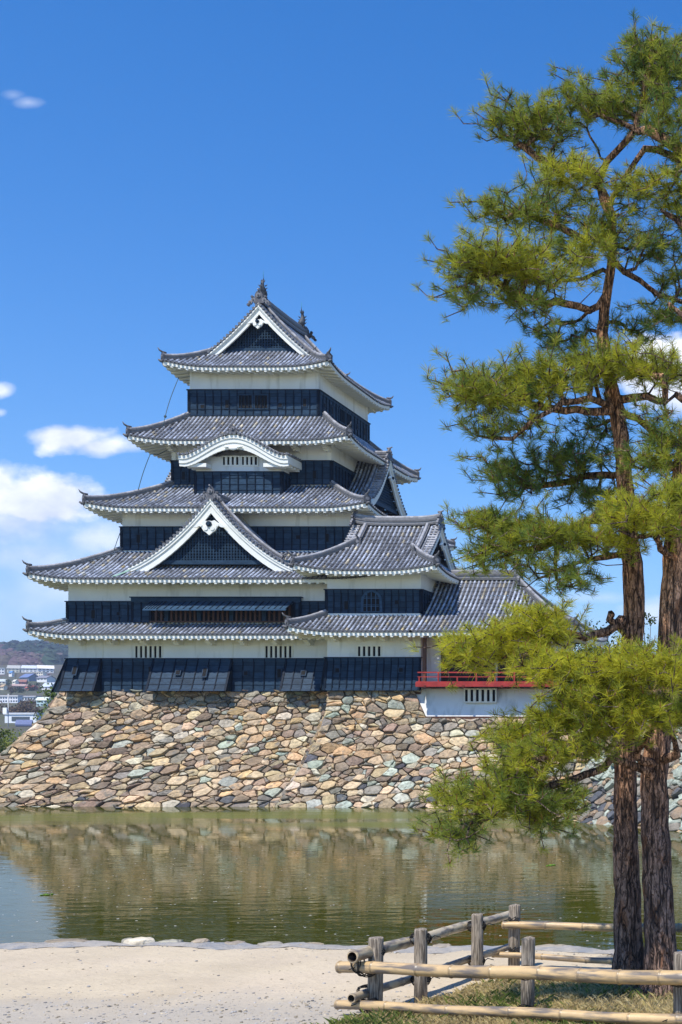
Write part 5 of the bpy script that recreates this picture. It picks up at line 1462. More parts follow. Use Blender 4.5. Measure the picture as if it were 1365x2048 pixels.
def P3(px, py, Y): return at(px, py, Y)
def make_pine(name, label, base, trunk, limbs, pads, extra_twigs=True, group=None):
    th = thing(name, label, 'pine tree', tuple(base), group)
    T = Tree(); tr = T.limb([P3(*q[:3]) for q in trunk], [q[3] for q in trunk], -1, .10, .006)
    ntr = len(T.p)
    for lb in limbs:
        pts = [P3(*q[:3]) for q in lb]; par = T.nearest(pts[0], range(ntr)); pts[0] = T.p[par]
        T.limb(pts, [q[3] for q in lb], par, .12, .012)
    nl = len(T.p); tips = []; dirs = []; cols = []; leafn = []
    base_ids = list(range(nl)); BP = np.array([list(p) for p in T.p])
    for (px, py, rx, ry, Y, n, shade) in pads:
        n = int(n * 1.5)
        k = Y / F_PX; C = np.array(P3(px, py, Y)); A = np.array([rx * k * .97, max(.30, min(rx * k * .75, 1.1)), max(.05, ry * k * .84 - .05)])
        nc = max(3, int(n / 11.5)); cc = []
        while len(cc) < nc:
            v = rng.normal(size=3); v /= np.linalg.norm(v); v *= rng.uniform(.25, .95) ** .6
            if v[2] < -.35: v[2] *= .6
            cc.append(C + A * v)
        pts = []
        for c in cc:
            for _ in range(int(rng.integers(7, 15))): pts.append(c + rng.normal(size=3) * np.array([.115, .115, .07]) * (1 + .3 * rng.normal()))
        pts = np.array(pts)
        # entry: nearest limb or trunk node
        d2 = ((BP - C) ** 2).sum(1); e = int(np.argmin(d2)); ids = [i for i in range(nl) if (T.p[i] - Vector(C)).length < (T.p[e] - Vector(C)).length + max(A) * .9]
        NP = [list(T.p[i]) for i in ids]; NI = list(ids); ND = [0.0] * len(ids)
        order = np.argsort(((pts - np.array(T.p[e])) ** 2).sum(1))
        for oi in order:
            q = pts[oi]; arr = np.array(NP); dist = np.sqrt(((arr - q) ** 2).sum(1)); cost = dist + .22 * np.array(ND) + .35 * np.maximum(0, arr[:, 2] - q[2] + .02)
            j = int(np.argmin(cost)); a = np.array(NP[j]); par = NI[j]; L_ = dist[j]; m = max(1, int(L_ / .10)); cur = par
            perp = rng.normal(size=3) * .16 * L_
            for t_ in range(1, m + 1):
                f = t_ / m; p = a + (q - a) * f + perp * math.sin(math.pi * f) * .5 + (rng.normal(size=3) * .010 if t_ < m else 0); p[2] -= .10 * L_ * math.sin(math.pi * f)
                cur = T.add(p, cur, 0); NP.append(list(p)); NI.append(cur); ND.append(ND[j] + L_ * f)
            pp = T.p[T.par[cur]]; dv = (Vector(q) - pp).normalized() * .8 + Vector((0, -.12, 1.0)) * .75; dv.normalize()
            tips.append(list(q)); dirs.append(list(dv)); leafn.append(cur)
            # sunlit yellow-green painted into the brighter pads over deep green, varied per tuft
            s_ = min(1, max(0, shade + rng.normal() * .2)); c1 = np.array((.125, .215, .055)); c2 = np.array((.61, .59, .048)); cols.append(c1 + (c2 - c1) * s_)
    # pipe model radii
    rr = np.zeros(len(T.p)); acc = np.zeros(len(T.p))
    for i in range(len(T.p) - 1, -1, -1):
        v = max(acc[i], .0046 ** 2.25); rr[i] = v ** (1 / 2.25)
        if T.par[i] >= 0: acc[T.par[i]] += v
    rr = np.minimum(rr, .035); rr = np.maximum(rr, np.array(T.minr))
    # trunk mesh: detailed tube with lumps
    mb = MB(); pts = [T.p[i] for i in tr]; n = 26
    def barkc(z, up=True):
        f = min(1, max(0, (z - 2.4) / 3.2)); lo = np.array((.31, .20, .15)); hi = np.array((.62, .33, .18)); return lo + (hi - lo) * f
    for i, p in enumerate(pts):
        t = (pts[min(i + 1, len(pts) - 1)] - pts[max(i - 1, 0)]).normalized(); a = t.cross(Vector((0, 1, 0))).normalized(); b = a.cross(t).normalized()
        r0 = rr[tr[i]] * (1 + .35 * math.exp(-(p.z - GZ) / .22))
        for k in range(n):
            th_ = 2 * math.pi * k / n; dv = a * math.cos(th_) + b * math.sin(th_)
            q = p + dv * r0; fl = noise.noise(Vector((q.x * 9, q.y * 9, q.z * 1.6))) * .085 + noise.noise(Vector((q.x * 26, q.y * 26, q.z * 6))) * .05
            mb.v.append(tuple(p + dv * r0 * (1 + fl)))
    for i in range(len(pts) - 1):
        for k in range(n):
            k2 = (k + 1) % n; z = pts[i].z; patch = noise.noise(Vector((mb.v[i * n + k][0] * 4, mb.v[i * n + k][1] * 4, z * 1.2)))
            c = barkc(z + patch * 2.2); mb.face((i * n + k2, i * n + k, (i + 1) * n + k, (i + 1) * n + k2), tuple(c), True)
    mb.face(tuple((len(pts) - 1) * n + k for k in reversed(range(n))), (.2, .12, .08))
    mb.build('trunk', M_BARK, th)
    # branches: one prism per edge
    idx = [i for i in range(ntr, len(T.p)) if T.par[i] >= 0]
    PA = np.array([list(T.p[T.par[i]]) for i in idx]); PB = np.array([list(T.p[i]) for i in idx])
    ra = np.array([min(rr[T.par[i]], rr[i] * 1.25) if T.par[i] >= ntr else rr[i] * 1.5 for i in idx]); rb_ = rr[idx]
    t = PB - PA; ll = np.linalg.norm(t, axis=1)[:, None] + 1e-6; t /= ll
    ref = np.tile(np.array([0.3, 1.0, 0.2]), (len(idx), 1)); a = np.cross(t, ref); a /= np.linalg.norm(a, axis=1)[:, None] + 1e-9; b = np.cross(a, t)
    S = 6; ringA = []; ringB = []
    for k in range(S):
        th_ = 2 * math.pi * k / S; o = a * math.cos(th_) + b * math.sin(th_)
        ringA.append(PA - t * np.minimum(ra, .03)[:, None] * .5 + o * ra[:, None]); ringB.append(PB + t * np.minimum(rb_, .03)[:, None] * .4 + o * rb_[:, None])
    V = np.stack(ringA + ringB, axis=1).reshape(-1, 3); bs_ = np.arange(len(idx)) * 2 * S
    F = np.concatenate([np.stack((bs_ + (k + 1) % S, bs_ + k, bs_ + S + k, bs_ + S + (k + 1) % S), axis=1) for k in range(S)])
    thick = np.clip((rb_ - .012) / .03, 0, 1)[:, None]; z = PB[:, 2:3]; f = np.clip((z - 2.4) / 3.2, 0, 1)
    c = np.array((.24, .175, .135)) * (1 - thick) + (np.array((.42, .26, .18)) * (1 - f) + np.array((.60, .33, .19)) * f) * thick
    build_mesh_np('branches', V, F, np.tile(c * rng.uniform(.8, 1.15, (len(idx), 1)), (S, 1)), M_BARK, th, True)
    tips = np.array(tips); dirs = np.array(dirs); cols = np.array(cols)
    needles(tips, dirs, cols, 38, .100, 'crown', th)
    # buds: short reddish candles on many tufts
    sel = rng.random(len(tips)) < .55; Tq = tips[sel]; n_ = len(Tq); up = dirs[sel] * .35 + np.array([0, 0, 1.0]) + rng.normal(size=(n_, 3)) * .12; up /= np.linalg.norm(up, axis=1)[:, None]
    hgt = rng.uniform(.03, .075, n_)[:, None]; w = .0042
    a = np.tile(np.array([1.0, 0, 0]), (n_, 1)); b = np.tile(np.array([0, 1.0, 0]), (n_, 1))
    V = np.stack((Tq + a * w, Tq + b * w, Tq - a * w, Tq - b * w, Tq + up * hgt), axis=1).reshape(-1, 3); q = np.arange(n_) * 5
    F = np.concatenate([np.stack((q + k, q + (k + 1) % 4, q + 4), axis=1) for k in range(4)])
    o = build_mesh_np('buds', V, F, np.tile(np.array((.36, .15, .055)), (len(F), 1)), M_NEEDLE, th); o['kind'] = 'stuff'
    print(name, 'tufts', len(tips), 'nodes', len(T.p))
    return th

YT = 12.75
trunkL = [(1258, 1992, YT, .145), (1257, 1900, YT, .135), (1255, 1800, YT, .13), (1252, 1650, YT, .118), (1250, 1500, YT, .112), (1254, 1400, YT, .11), (1264, 1300, YT, .108), (1268, 1200, YT, .103), (1261, 1100, YT, .098), (1252, 1000, YT, .085), (1243, 900, YT, .08),
          (1234, 820, YT, .078), (1216, 740, YT, .058), (1206, 665, YT, .056), (1214, 600, YT, .046), (1224, 520, YT, .042), (1226, 450, YT, .038), (1218, 405, YT, .034), (1196, 370, YT, .03)]
limbsL = [
    [(1226, 450, YT, .03), (1190, 350, YT, .028), (1130, 335, YT - .1, .024), (1080, 318, YT - .15, .018), (1030, 285, YT - .2, .010)],
    [(1196, 370, YT, .03), (1230, 300, YT - .1, .026), (1270, 260, YT - .1, .022), (1290, 170, YT - .1, .015), (1310, 110, YT - .1, .01)],
    [(1220, 410, YT, .02), (1290, 300, YT - .2, .03), (1365, 320, YT - .2, .035)],
    [(1216, 470, YT, .02), (1170, 480, YT - .2, .02), (1090, 440, YT - .3, .016), (1020, 430, YT - .4, .01)],
    [(1210, 610, YT, .038), (1180, 620, YT - .1, .036), (1130, 605, YT - .3, .032), (1090, 608, YT - .5, .024), (1040, 590, YT - .6, .016), (960, 545, YT - .8, .01)],
    [(1216, 560, YT, .02), (1190, 550, YT + .1, .022), (1130, 560, YT + .1, .016), (1080, 545, YT + .1, .01)],
    [(1222, 530, YT, .03), (1280, 560, YT, .026), (1320, 590, YT, .02), (1380, 605, YT, .018)],
    [(1222, 640, YT, .02), (1245, 650, YT + .2, .018), (1270, 660, YT + .2, .01)],
    [(1234, 830, YT, .045), (1190, 826, YT - .2, .04), (1130, 815, YT - .5, .028), (1070, 810, YT - .6, .02), (990, 790, YT - .8, .012), (940, 770, YT - .8, .008)],
    [(1234, 810, YT, .04), (1180, 800, YT - .4, .028), (1100, 820, YT - .7, .018), (1020, 880, YT - .8, .010), (960, 870, YT - .8, .007)],
    [(1236, 805, YT, .042), (1290, 795, YT - .2, .036), (1330, 800, YT - .3, .024), (1325, 760, YT - .4, .015), (1280, 745, YT - .4, .01)],
    [(1236, 825, YT, .04), (1275, 835, YT + .1, .034), (1305, 870, YT + .1, .03), (1330, 890, YT + .2, .02)],
    [(1246, 950, YT, .03), (1200, 950, YT + .2, .026), (1140, 960, YT + .3, .018), (1050, 975, YT + .4, .010)],
    [(1252, 1010, YT, .03), (1195, 1028, YT - .2, .028), (1140, 1070, YT - .4, .02), (1060, 1100, YT - .5, .015), (980, 1090, YT - .6, .009)],
    [(1254, 1040, YT, .022), (1170, 1040, YT - .4, .02), (1120, 1090, YT - .5, .012), (1110, 1160, YT - .6, .008)],
    [(1262, 1120, YT, .02), (1240, 1110, YT - .3, .018), (1180, 1120, YT - .5, .012), (1100, 1140, YT - .6, .008)],
    [(1262, 1290, YT, .075), (1245, 1240, YT - .15, .055), (1215, 1262, YT - .3, .042), (1170, 1272, YT - .5, .036), (1120, 1262, YT - .7, .034), (1080, 1275, YT - .8, .026), (1030, 1290, YT - .9, .018), (960, 1290, YT - 1.0, .01)],
    [(1225, 1262, YT - .25, .045), (1220, 1240, YT - .3, .036), (1226, 1228, YT - .3, .03)],
    [(1256, 1390, YT, .04), (1215, 1395, YT - .3, .03), (1180, 1420, YT - .5, .02), (1120, 1450, YT - .8, .014), (1050, 1470, YT - .9, .01)],
]
padsL = [(1070, 262, 92, 62, YT - .2, 150, .36), (1020, 240, 42, 50, YT - .3, 60, .40), (1160, 215, 85, 52, YT - .2, 130, .42), (1240, 210, 70, 50, YT, 100, .36), (1310, 130, 64, 62, YT - .1, 150, .30), (1285, 105, 38, 40, YT, 50, .35), (1345, 105, 40, 44, YT, 60, .3), (1335, 190, 46, 36, YT, 60, .34), (1240, 150, 34, 26, YT, 30, .34),
         (1150, 350, 84, 40, YT - .4, 120, .72), (1330, 375, 62, 52, YT - .3, 110, .62), (1270, 385, 36, 36, YT - .1, 45, .4), (1025, 425, 90, 40, YT - .5, 110, .34), (1110, 400, 56, 34, YT - .3, 60, .40),
         (1190, 440, 56, 34, YT - .3, 60, .55), (925, 530, 42, 44, YT - .8, 70, .42), (990, 520, 70, 62, YT - .8, 120, .52), (1080, 530, 92, 66, YT - .7, 190, .66), (1160, 500, 70, 44, YT - .4, 95, .60), (960, 590, 56, 36, YT - .7, 60, .36), (1040, 600, 60, 34, YT - .7, 60, .38),
         (1125, 672, 70, 40, YT + .2, 75, .10), (1265, 500, 44, 44, YT, 50, .30), (1330, 500, 40, 44, YT, 50, .28), (1335, 560, 44, 30, YT, 45, .38), (1300, 620, 50, 22, YT, 35, .24), (1270, 660, 36, 26, YT + .2, 32, .14),
         (935, 780, 40, 58, YT - .8, 80, .40), (1000, 790, 82, 66, YT - .8, 180, .52), (1095, 762, 90, 58, YT - .6, 170, .62), (1185, 730, 80, 50, YT - .4, 150, .68), (1275, 725, 70, 42, YT - .4, 110, .62), (1335, 720, 44, 44, YT - .3, 70, .56), (980, 860, 50, 24, YT - .8, 40, .34), (1060, 855, 50, 22, YT - .6, 35, .34),
         (1190, 855, 50, 30, YT + .2, 40, .10), (1040, 945, 84, 40, YT + .2, 115, .18), (1130, 925, 90, 50, YT + .2, 140, .18), (1190, 985, 56, 40, YT + .1, 70, .22), (1000, 985, 44, 22, YT + .1, 30, .18),
         (970, 1045, 50, 44, YT - .6, 80, .46), (1050, 1060, 80, 56, YT - .6, 140, .38), (1130, 1080, 76, 52, YT - .6, 120, .44), (1000, 1110, 66, 34, YT - .6, 70, .36), (1205, 1075, 60, 48, YT - .5, 100, .60), (1120, 1140, 80, 26, YT - .6, 55, .34), (1255, 1030, 60, 44, YT - .4, 95, .66), (1150, 1170, 36, 20, YT - .6, 14, .2),
         (950, 1290, 56, 46, YT - 1.0, 120, .92), (1020, 1265, 70, 48, YT - 1.0, 150, .92), (1085, 1250, 48, 36, YT - .9, 80, .86), (1112, 1236, 40, 20, YT - .9, 40, .86), (975, 1308, 56, 18, YT - 1.0, 50, .84),
         (1080, 1332, 50, 20, YT - 1.3, 45, .86), (1140, 1335, 72, 38, YT - 1.3, 120, .86), (1210, 1345, 76, 50, YT - 1.3, 150, .86), (1180, 1390, 70, 30, YT - 1.3, 70, .70),
         (1125, 1440, 76, 36, YT - 1.1, 120, .80), (1050, 1470, 60, 28, YT - 1.0, 70, .70)]
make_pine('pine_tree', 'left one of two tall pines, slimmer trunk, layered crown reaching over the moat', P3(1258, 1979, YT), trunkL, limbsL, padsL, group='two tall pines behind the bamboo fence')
YR = 12.45
trunkR = [(1322, 2000, YR, .165), (1321, 1900, YR, .15), (1317, 1800, YR, .145), (1312, 1650, YR, .135), (1310, 1560, YR, .13), (1318, 1480, YR, .125), (1333, 1400, YR, .125), (1343, 1300, YR, .135), (1349, 1200, YR, .135), (1352, 1120, YR, .125), (1362, 1000, YR, .105), (1372, 900, YR, .09), (1388, 800, YR, .075), (1400, 650, YR, .06), (1395, 480, YR, .045), (1390, 330, YR, .03)]
limbsR = [
    [(1308, 1560, YR, .07), (1298, 1545, YR - .15, .050), (1262, 1534, YR - .3, .044), (1222, 1520, YR - .45, .038), (1195, 1545, YR - .6, .026), (1140, 1560, YR - .8, .018), (1060, 1590, YR - 1, .013), (960, 1640, YR - 1.1, .008), (900, 1670, YR - 1.1, .006)],
    [(1312, 1545, YR, .065), (1298, 1525, YR - .18, .05), (1272, 1508, YR - .3, .04), (1288, 1480, YR - .4, .036), (1302, 1462, YR - .5, .02)],
    [(1312, 1545, YR, .06), (1338, 1515, YR - .15, .045), (1355, 1495, YR - .3, .03), (1330, 1450, YR - .6, .02)],
    [(1316, 1500, YR, .05), (1280, 1478, YR - .5, .03), (1200, 1460, YR - .9, .022), (1120, 1500, YR - 1.1, .015), (1040, 1520, YR - 1.2, .01)],
    [(1335, 1390, YR, .04), (1300, 1385, YR - .4, .03), (1240, 1400, YR - .8, .02), (1190, 1400, YR - .9, .012)],
    [(1352, 1080, YR, .04), (1320, 1062, YR - .3, .03), (1290, 1075, YR - .4, .02), (1240, 1060, YR - .5, .012)],
    [(1352, 1110, YR, .04), (1322, 1100, YR - .3, .03), (1316, 1075, YR - .5, .02)],
    [(1365, 960, YR, .05), (1330, 930, YR - .1, .035), (1290, 930, YR - .1, .02)],
    [(1388, 800, YR, .045), (1350, 790, YR, .03)],
    [(1395, 480, YR, .04), (1350, 440, YR, .03), (1320, 420, YR - .1, .015)],
    [(1390, 330, YR, .03), (1360, 300, YR, .06), (1300, 262, YR, .045), (1265, 270, YR, .02)],
    [(1400, 650, YR, .04), (1340, 610, YR, .02)],
]
padsR = [(1215, 1448, 62, 34, YR - 1.0, 100, .76), (1160, 1492, 60, 28, YR - 1.0, 60, .55), (1085, 1510, 80, 44, YR - 1.1, 130, .62), (1010, 1540, 60, 40, YR - 1.1, 90, .56), (940, 1590, 66, 40, YR - 1.1, 110, .50), (1020, 1600, 76, 40, YR - 1.1, 130, .46), (1100, 1600, 70, 40, YR - 1.0, 110, .36), (1060, 1640, 60, 24, YR - 1.0, 50, .40),
         (890, 1665, 44, 26, YR - 1.1, 38, .44), (950, 1672, 44, 20, YR - 1.1, 24, .22),
         (1300, 1422, 66, 34, YR - 1.0, 110, .80), (1352, 1428, 40, 38, YR - 1.0, 70, .72), (1290, 1335, 76, 46, YR - 1.2, 150, .84), (1350, 1345, 44, 50, YR - 1.2, 100, .82), (1240, 1395, 60, 24, YR - 1.1, 50, .62),
         (1300, 1030, 76, 46, YR - .6, 140, .74), (1345, 980, 44, 50, YR - .5, 80, .6), (1350, 1060, 40, 30, YR - .6, 45, .7), (1300, 920, 60, 36, YR - .1, 75, .36), (1350, 880, 44, 50, YR - .1, 80, .36), (1325, 835, 40, 26, YR, 26, .3),
         (1350, 620, 40, 34, YR + .1, 35, .24), (1345, 240, 44, 60, YR, 90, .30), (1350, 420, 40, 26, YR, 30, .4), (1350, 300, 40, 40, YR, 40, .2)]
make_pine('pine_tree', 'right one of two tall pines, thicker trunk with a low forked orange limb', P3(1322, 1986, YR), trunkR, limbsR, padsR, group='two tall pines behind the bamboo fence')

# ------------------------------------------------------------------ bamboo fence
def wood_mat(name, c1, c2, sc, stretch, bump):
    m = material(name, c1, .8, sc, .3, bump, 30, stretch=stretch, stain=(sc * 2.2, c2, .44, .58, (stretch[0] * 1.6, stretch[1] * 1.6, stretch[2]))); return m
M_POST = wood_mat('weathered_post', (.36, .30, .235), (.13, .105, .08), 9, (3, 3, .35), .7)
M_BAMBOO = material('bamboo_cane', (1, 1, 1), .42, 5, .12, .15, 18, attr=True, spec=.5, stain=(3.4, (.17, .14, .115), .46, .62, (.8, 2, 7)))
M_ROPE = material('black_hemp_rope', (.018, .016, .015), .85, 60, .4, .6, 120)
fence = thing('bamboo_fence', 'low bamboo rail fence with grey wooden posts and black rope ties', 'fence', (-4.3, 11.6, GZ))
FT = GZ + .68
def post(x, y, r, top=FT, lean=0):
    m = MB(); n = 18; pts = [(x, y, GZ - .15), (x + lean * .5, y, GZ + .3), (x + lean, y, top - .012), (x + lean, y, top)]
    m.tube(pts, [r * 1.03, r, r * .99, r * .93], n, (1, 1, 1), cap=True)
    o = m.build('post', M_POST, fence)
    me = o.data
    for v in me.vertices:
        p = v.co; k = 1 + .04 * noise.noise(Vector((p.x * 14 + x * 7, p.y * 14, p.z * 2)))
        v.co.z += .012 * noise.noise(Vector((p.x * 20, p.y * 20, 5))) if p.z > .5 else 0
    return o
P1 = at(750, 1875, 11.6); P2_ = at(842, 1858, 12.15); P3_ = at(955, 1828, 13.27); P4 = at(1028, 1810, 14.0); F2 = at(1055, 1875, 11.55); F3 = at(1361, 1907, 10.7)
post(P1.x, 11.6, .066, P1.z, .012); post(P2_.x, 12.15, .060, P2_.z); post(P3_.x, 13.27, .060, P3_.z); post(P4.x, 14.0, .062, P4.z, .01); post(F2.x, 11.55, .060, F2.z, .01); post(F3.x, 10.75, .064, F3.z)
B2 = at(1480, 1812, 13.6); post(B2.x, 13.6, .06, B2.z)
def bamboo(a, b, r0, r1, seg=.36, open_end=False, tone=(.54, .375, .19), sag=.0):
    a, b = Vector(a), Vector(b); L_ = (b - a).length; m = MB(); pts = []; rad = []; marks = []
    s = 0; nodes = [0]
    while s < L_: s += seg * random.uniform(.8, 1.2); nodes.append(min(s, L_))
    bend = Vector((0, 0, 1)) * sag
    def pos(s): f = s / L_; return a.lerp(b, f) + bend * math.sin(math.pi * f) + Vector((0, 0, .006 * math.sin(s * 4.1)))
    for i in range(len(nodes) - 1):
        s0, s1 = nodes[i], nodes[i + 1]; r = r0 + (r1 - r0) * s0 / L_
        for (ds, k, c) in ((0, 1.0, 0), (.012, 1.10, 1), (.02, 1.10, 1), (.03, 1.0, 0), (.035, .985, 0)):
            if s0 + ds < s1: pts.append(pos(s0 + ds)); rad.append(r * k); marks.append(c)
        pts.append(pos((s0 + s1) / 2)); rad.append(r * .985); marks.append(0)
        pts.append(pos(max(s0 + .04, s1 - .004))); rad.append(r); marks.append(0)
    segc = [tuple(c * k_ for c in tone) for k_ in [random.uniform(.85, 1.1) for _ in nodes]]
    def colf(i):
        if marks[i]: return tuple(q_ * .62 for q_ in tone)
        f = (pts[i] - a).length; k = sum(1 for q in nodes if q <= f) - 1; return segc[k % len(segc)]
    m.tube(pts, rad, 18, colf, cap=not open_end)
    if open_end:      # hollow cut end: rim and dark inner wall
        t = (a - b).normalized(); up = Z3; sx = t.cross(up).normalized(); sz = sx.cross(t)
        n = 18; base = len(m.v)
        for (rr_, dd) in ((r0, 0), (r0 * .80, .002), (r0 * .78, -.16)):
            for k in range(n):
                th_ = 2 * math.pi * k / n; m.v.append(tuple(a + sx * math.cos(th_) * rr_ + sz * math.sin(th_) * rr_ + t * dd))
        for j, c in ((0, (.55, .42, .26)), (1, (.05, .04, .03))):
            for k in range(n): k2 = (k + 1) % n; m.face((base + j * n + k, base + j * n + k2, base + (j + 1) * n + k2, base + (j + 1) * n + k), c, False)
        m.face(tuple(base + 2 * n + k for k in range(n)), (.02, .016, .012))
        e = m.v
        bl = len(pts); m.face(tuple((bl - 1) * 18 + k for k in reversed(range(18))), (.4, .3, .2))
    return m.build('bamboo_rail', M_BAMBOO, fence)
bamboo(at(678, 1934, 11.50), at(1400, 1958, 10.52), .052, .062, .40)
bamboo(at(674, 2009, 11.50), at(1400, 2042, 10.55), .042, .047, .52)
bamboo(at(705, 1914, 11.30), at(1030, 1826, 14.45), .054, .042, .38, True, tone=(.50, .41, .27))
bamboo(at(703, 1997, 11.35), at(1030, 1889, 14.3), .040, .036, .42, True, tone=(.46, .36, .23))
bamboo(at(1006, 1850, 13.92), at(1420, 1858, 13.65), .040, .046, .5)
bamboo(at(985, 1909, 13.92), at(1420, 1932, 13.50), .032, .034, .6)
def tie(c, axis_a, r_a, axis_b, r_b, n=3, tails=True):
    """rope wound diagonally round two crossing poles"""
    m = MB(); c = Vector(c); A = Vector(axis_a).normalized(); B = Vector(axis_b).normalized(); Nn = A.cross(B).normalized(); span = (r_a + r_b)
    for k in range(n):
        for sg in (-1, 1):
            pts = []; off = (k - n / 2 + .5) * .016
            u = (A * sg + B).normalized(); w = u.cross(Nn).normalized()
            for i in range(25):
                th_ = 2 * math.pi * i / 24
                pts.append(c + Nn * math.cos(th_) * (span * .93) + u * math.sin(th_) * (max(r_a, r_b) * 1.12) + w * (off + .006 * math.sin(th_ * 2 + k)))
            m.tube(pts, .0045, 6, cap=False)
    if tails:
        for s in (-1, 1):
            p = c - Nn * span * .9; m.tube([p, p + Z3 * .03 + X3 * .04 * s, p + Z3 * .015 + X3 * .08 * s - Nn * .02], .005, 5)
    return m.build('rope_tie', M_ROPE, fence)
RA = (at(1400, 1958, 10.52) - at(678, 1934, 11.50)); LA = (at(1030, 1826, 14.45) - at(705, 1914, 11.30))
tie(at(735, 1938, 11.50), Z3, .066, RA, .055); tie(at(738, 2010, 11.5), Z3, .066, RA, .045); tie(at(716, 1925, 11.42), RA, .05, LA, .05, tails=False)
tie(at(1052, 1945, 11.25), Z3, .06, RA, .058, 3); tie(at(1048, 2024, 11.25), Z3, .06, RA, .045)
tie(at(1357, 1957, 10.68), Z3, .064, RA, .06); tie(at(1357, 2041, 10.68), Z3, .064, RA, .046)
tie(at(748, 1903, 11.62), Z3, .06, LA, .05, 2, False); tie(at(735, 1982, 11.62), Z3, .06, LA, .04, 2, False)
tie(at(842, 1877, 12.2), Z3, .06, LA, .05, 3); tie(at(842, 1959, 12.2), Z3, .06, LA, .04, 3)
tie(at(953, 1852, 13.3), Z3, .06, LA, .045, 3); tie(at(953, 1922, 13.3), Z3, .06, LA, .036, 3)
tie(at(1029, 1842, 14.0), Z3, .062, X3, .045, 3); tie(at(1029, 1902, 14.0), Z3, .062, X3, .036, 3)

# ------------------------------------------------------------------ grass, litter, pebbles, petals
M_GRASS = material('grass_blades', (1, 1, 1), .8, 2, .15, attr=True, transl=.3)
M_TURF = ground_mat('dry_turf', (.24, .19, .09), (.16, .13, .065), 2.2, .7, 12, c3=(.10, .085, .055))
def in_grass(x, y):
    px = PX0 + x / y * F_PX
    xl = -4.55 + (y - 10.4) * .42 + .14 * noise2(x, y, 2.1); yb = 13.3 - .25 * max(0, min(1, (-2.9 - x))) + .12 * noise2(x, 7, 1.7)
    return x > xl and y < yb and not (x < -3.95 and y > 11.75 + .12 * noise2(x, y, 3))
mb = MB(); gx = np.linspace(-4.8, 2.5, 74); gy = np.linspace(9.6, 13.4, 40); idm = {}
for i, x in enumerate(gx):
    for j, y in enumerate(gy): idm[(i, j)] = len(mb.v); mb.v.append((x, y, GZ + .012 + .02 * (1 + noise2(x, y, 1.7)) * .8))
for i in range(len(gx) - 1):
    for j in range(len(gy) - 1):
        if in_grass((gx[i] + gx[i + 1]) / 2 - .1, (gy[j] + gy[j + 1]) / 2 + .05): mb.face((idm[(i, j)], idm[(i + 1, j)], idm[(i + 1, j + 1)], idm[(i, j + 1)]), (1, 1, 1), True)
structure(mb.build('turf_ground', M_TURF))
V = []; C = []; cnt = 0
while cnt < 42000:
    x = random.uniform(-4.9, -.2); y = random.uniform(10.5, 13.45)
    if not in_grass(x, y): continue
    px = PX0 + x / y * F_PX
    bare = noise2(x, y, 1.5, 3) + .9 * max(0, 1 - math.hypot(x + 1.95, (y - 12.1) * .9) / 1.0)
    if bare > .42 and random.random() < .85: continue
    green = noise2(x, y, 1.1, 8) * .7 + .75 * max(0, 1 - math.hypot(x + 4.4, y - 11.1) / 1.0) + .25 * max(0, 1 - abs(y - 11.9) / .5) * (x < -3)
    g = random.random()
    if g < .02 + green * .55: c = random.choice(((.13, .18, .03), (.18, .22, .04), (.10, .14, .03))); h = random.uniform(.04, .12)
    else: c = random.choice(((.52, .40, .18), (.60, .48, .24), (.40, .30, .14), (.46, .38, .15))); h = random.uniform(.03, .09)
    a = random.uniform(0, 6.283); lean = random.uniform(.2, 1.3) * h; z = GZ + .02; w = .0035
    dx, dy = math.cos(a), math.sin(a); k = random.uniform(.8, 1.2)
    V += [(x - dy * w, y + dx * w, z), (x + dy * w, y - dx * w, z), (x + dx * lean * .45 + dy * w * .6, y + dy * lean * .45 - dx * w * .6, z + h * .65), (x + dx * lean, y + dy * lean, z + h * .9)]
    C.append(tuple(q * k for q in c)); cnt += 1
gr = thing('dry_grass', 'straw coloured dry grass with green tufts growing under the fence and pines', 'grass', (-3, 12, GZ)); gr['kind'] = 'stuff'
b = np.arange(cnt) * 4; build_mesh_np('blades', np.array(V), np.stack((b, b + 1, b + 2, b + 3), axis=1), np.array(C), M_GRASS, gr)['kind'] = 'stuff'

M_PEB = material('pebbles', (1, 1, 1), .9, 10, .2, attr=True)
def pebble(mb, c, r, col, flat=.6):
    n = 6; base = len(mb.v); c = Vector(c)
    for (k, h) in ((1, 0), (.75, .75)):
        for i in range(n):
            th_ = 2 * math.pi * i / n; j = random.uniform(.75, 1.2); mb.v.append((c.x + r * k * j * math.cos(th_), c.y + r * k * j * math.sin(th_), c.z + r * h * flat))
    mb.v.append((c.x, c.y, c.z + r * flat))
    for i in range(n): i2 = (i + 1) % n; mb.face((base + i, base + i2, base + n + i2, base + n + i), col); mb.face((base + n + i, base + n + i2, base + 2 * n), col)
mb = MB(); k = 0
while k < 4200:
    y = random.uniform(10.8, 15.7); x = random.uniform(-10.6, -.3)
    if in_grass(x, y) or y > edge_y(x) - .05: continue
    dens = .05 + .9 * max(0, min(1, (13.0 - y) / 1.2)) * (.35 + .65 * max(0, 1 - abs(x + 5.6) / 3.2)) + .7 * max(0, 1 - abs(y - edge_y(x) + .25) / .3)
    if random.random() > dens: continue
    g = random.uniform(.12, .42); col = (g * 1.05, g, g * .95) if random.random() < .6 else (g * 1.3, g * 1.1, g * .8)
    r = .004 + .016 * random.random() ** 3.2; pebble(mb, (x, y, GZ + .025 * noise2(x, y, 1.3) + .012 * noise2(x, y, 6) - r * .1), r, col); k += 1
o = mb.build('pebbles', M_PEB); o['label'] = 'small grey pebbles scattered over the sandy path'; o['category'] = 'pebbles'; o['kind'] = 'stuff'
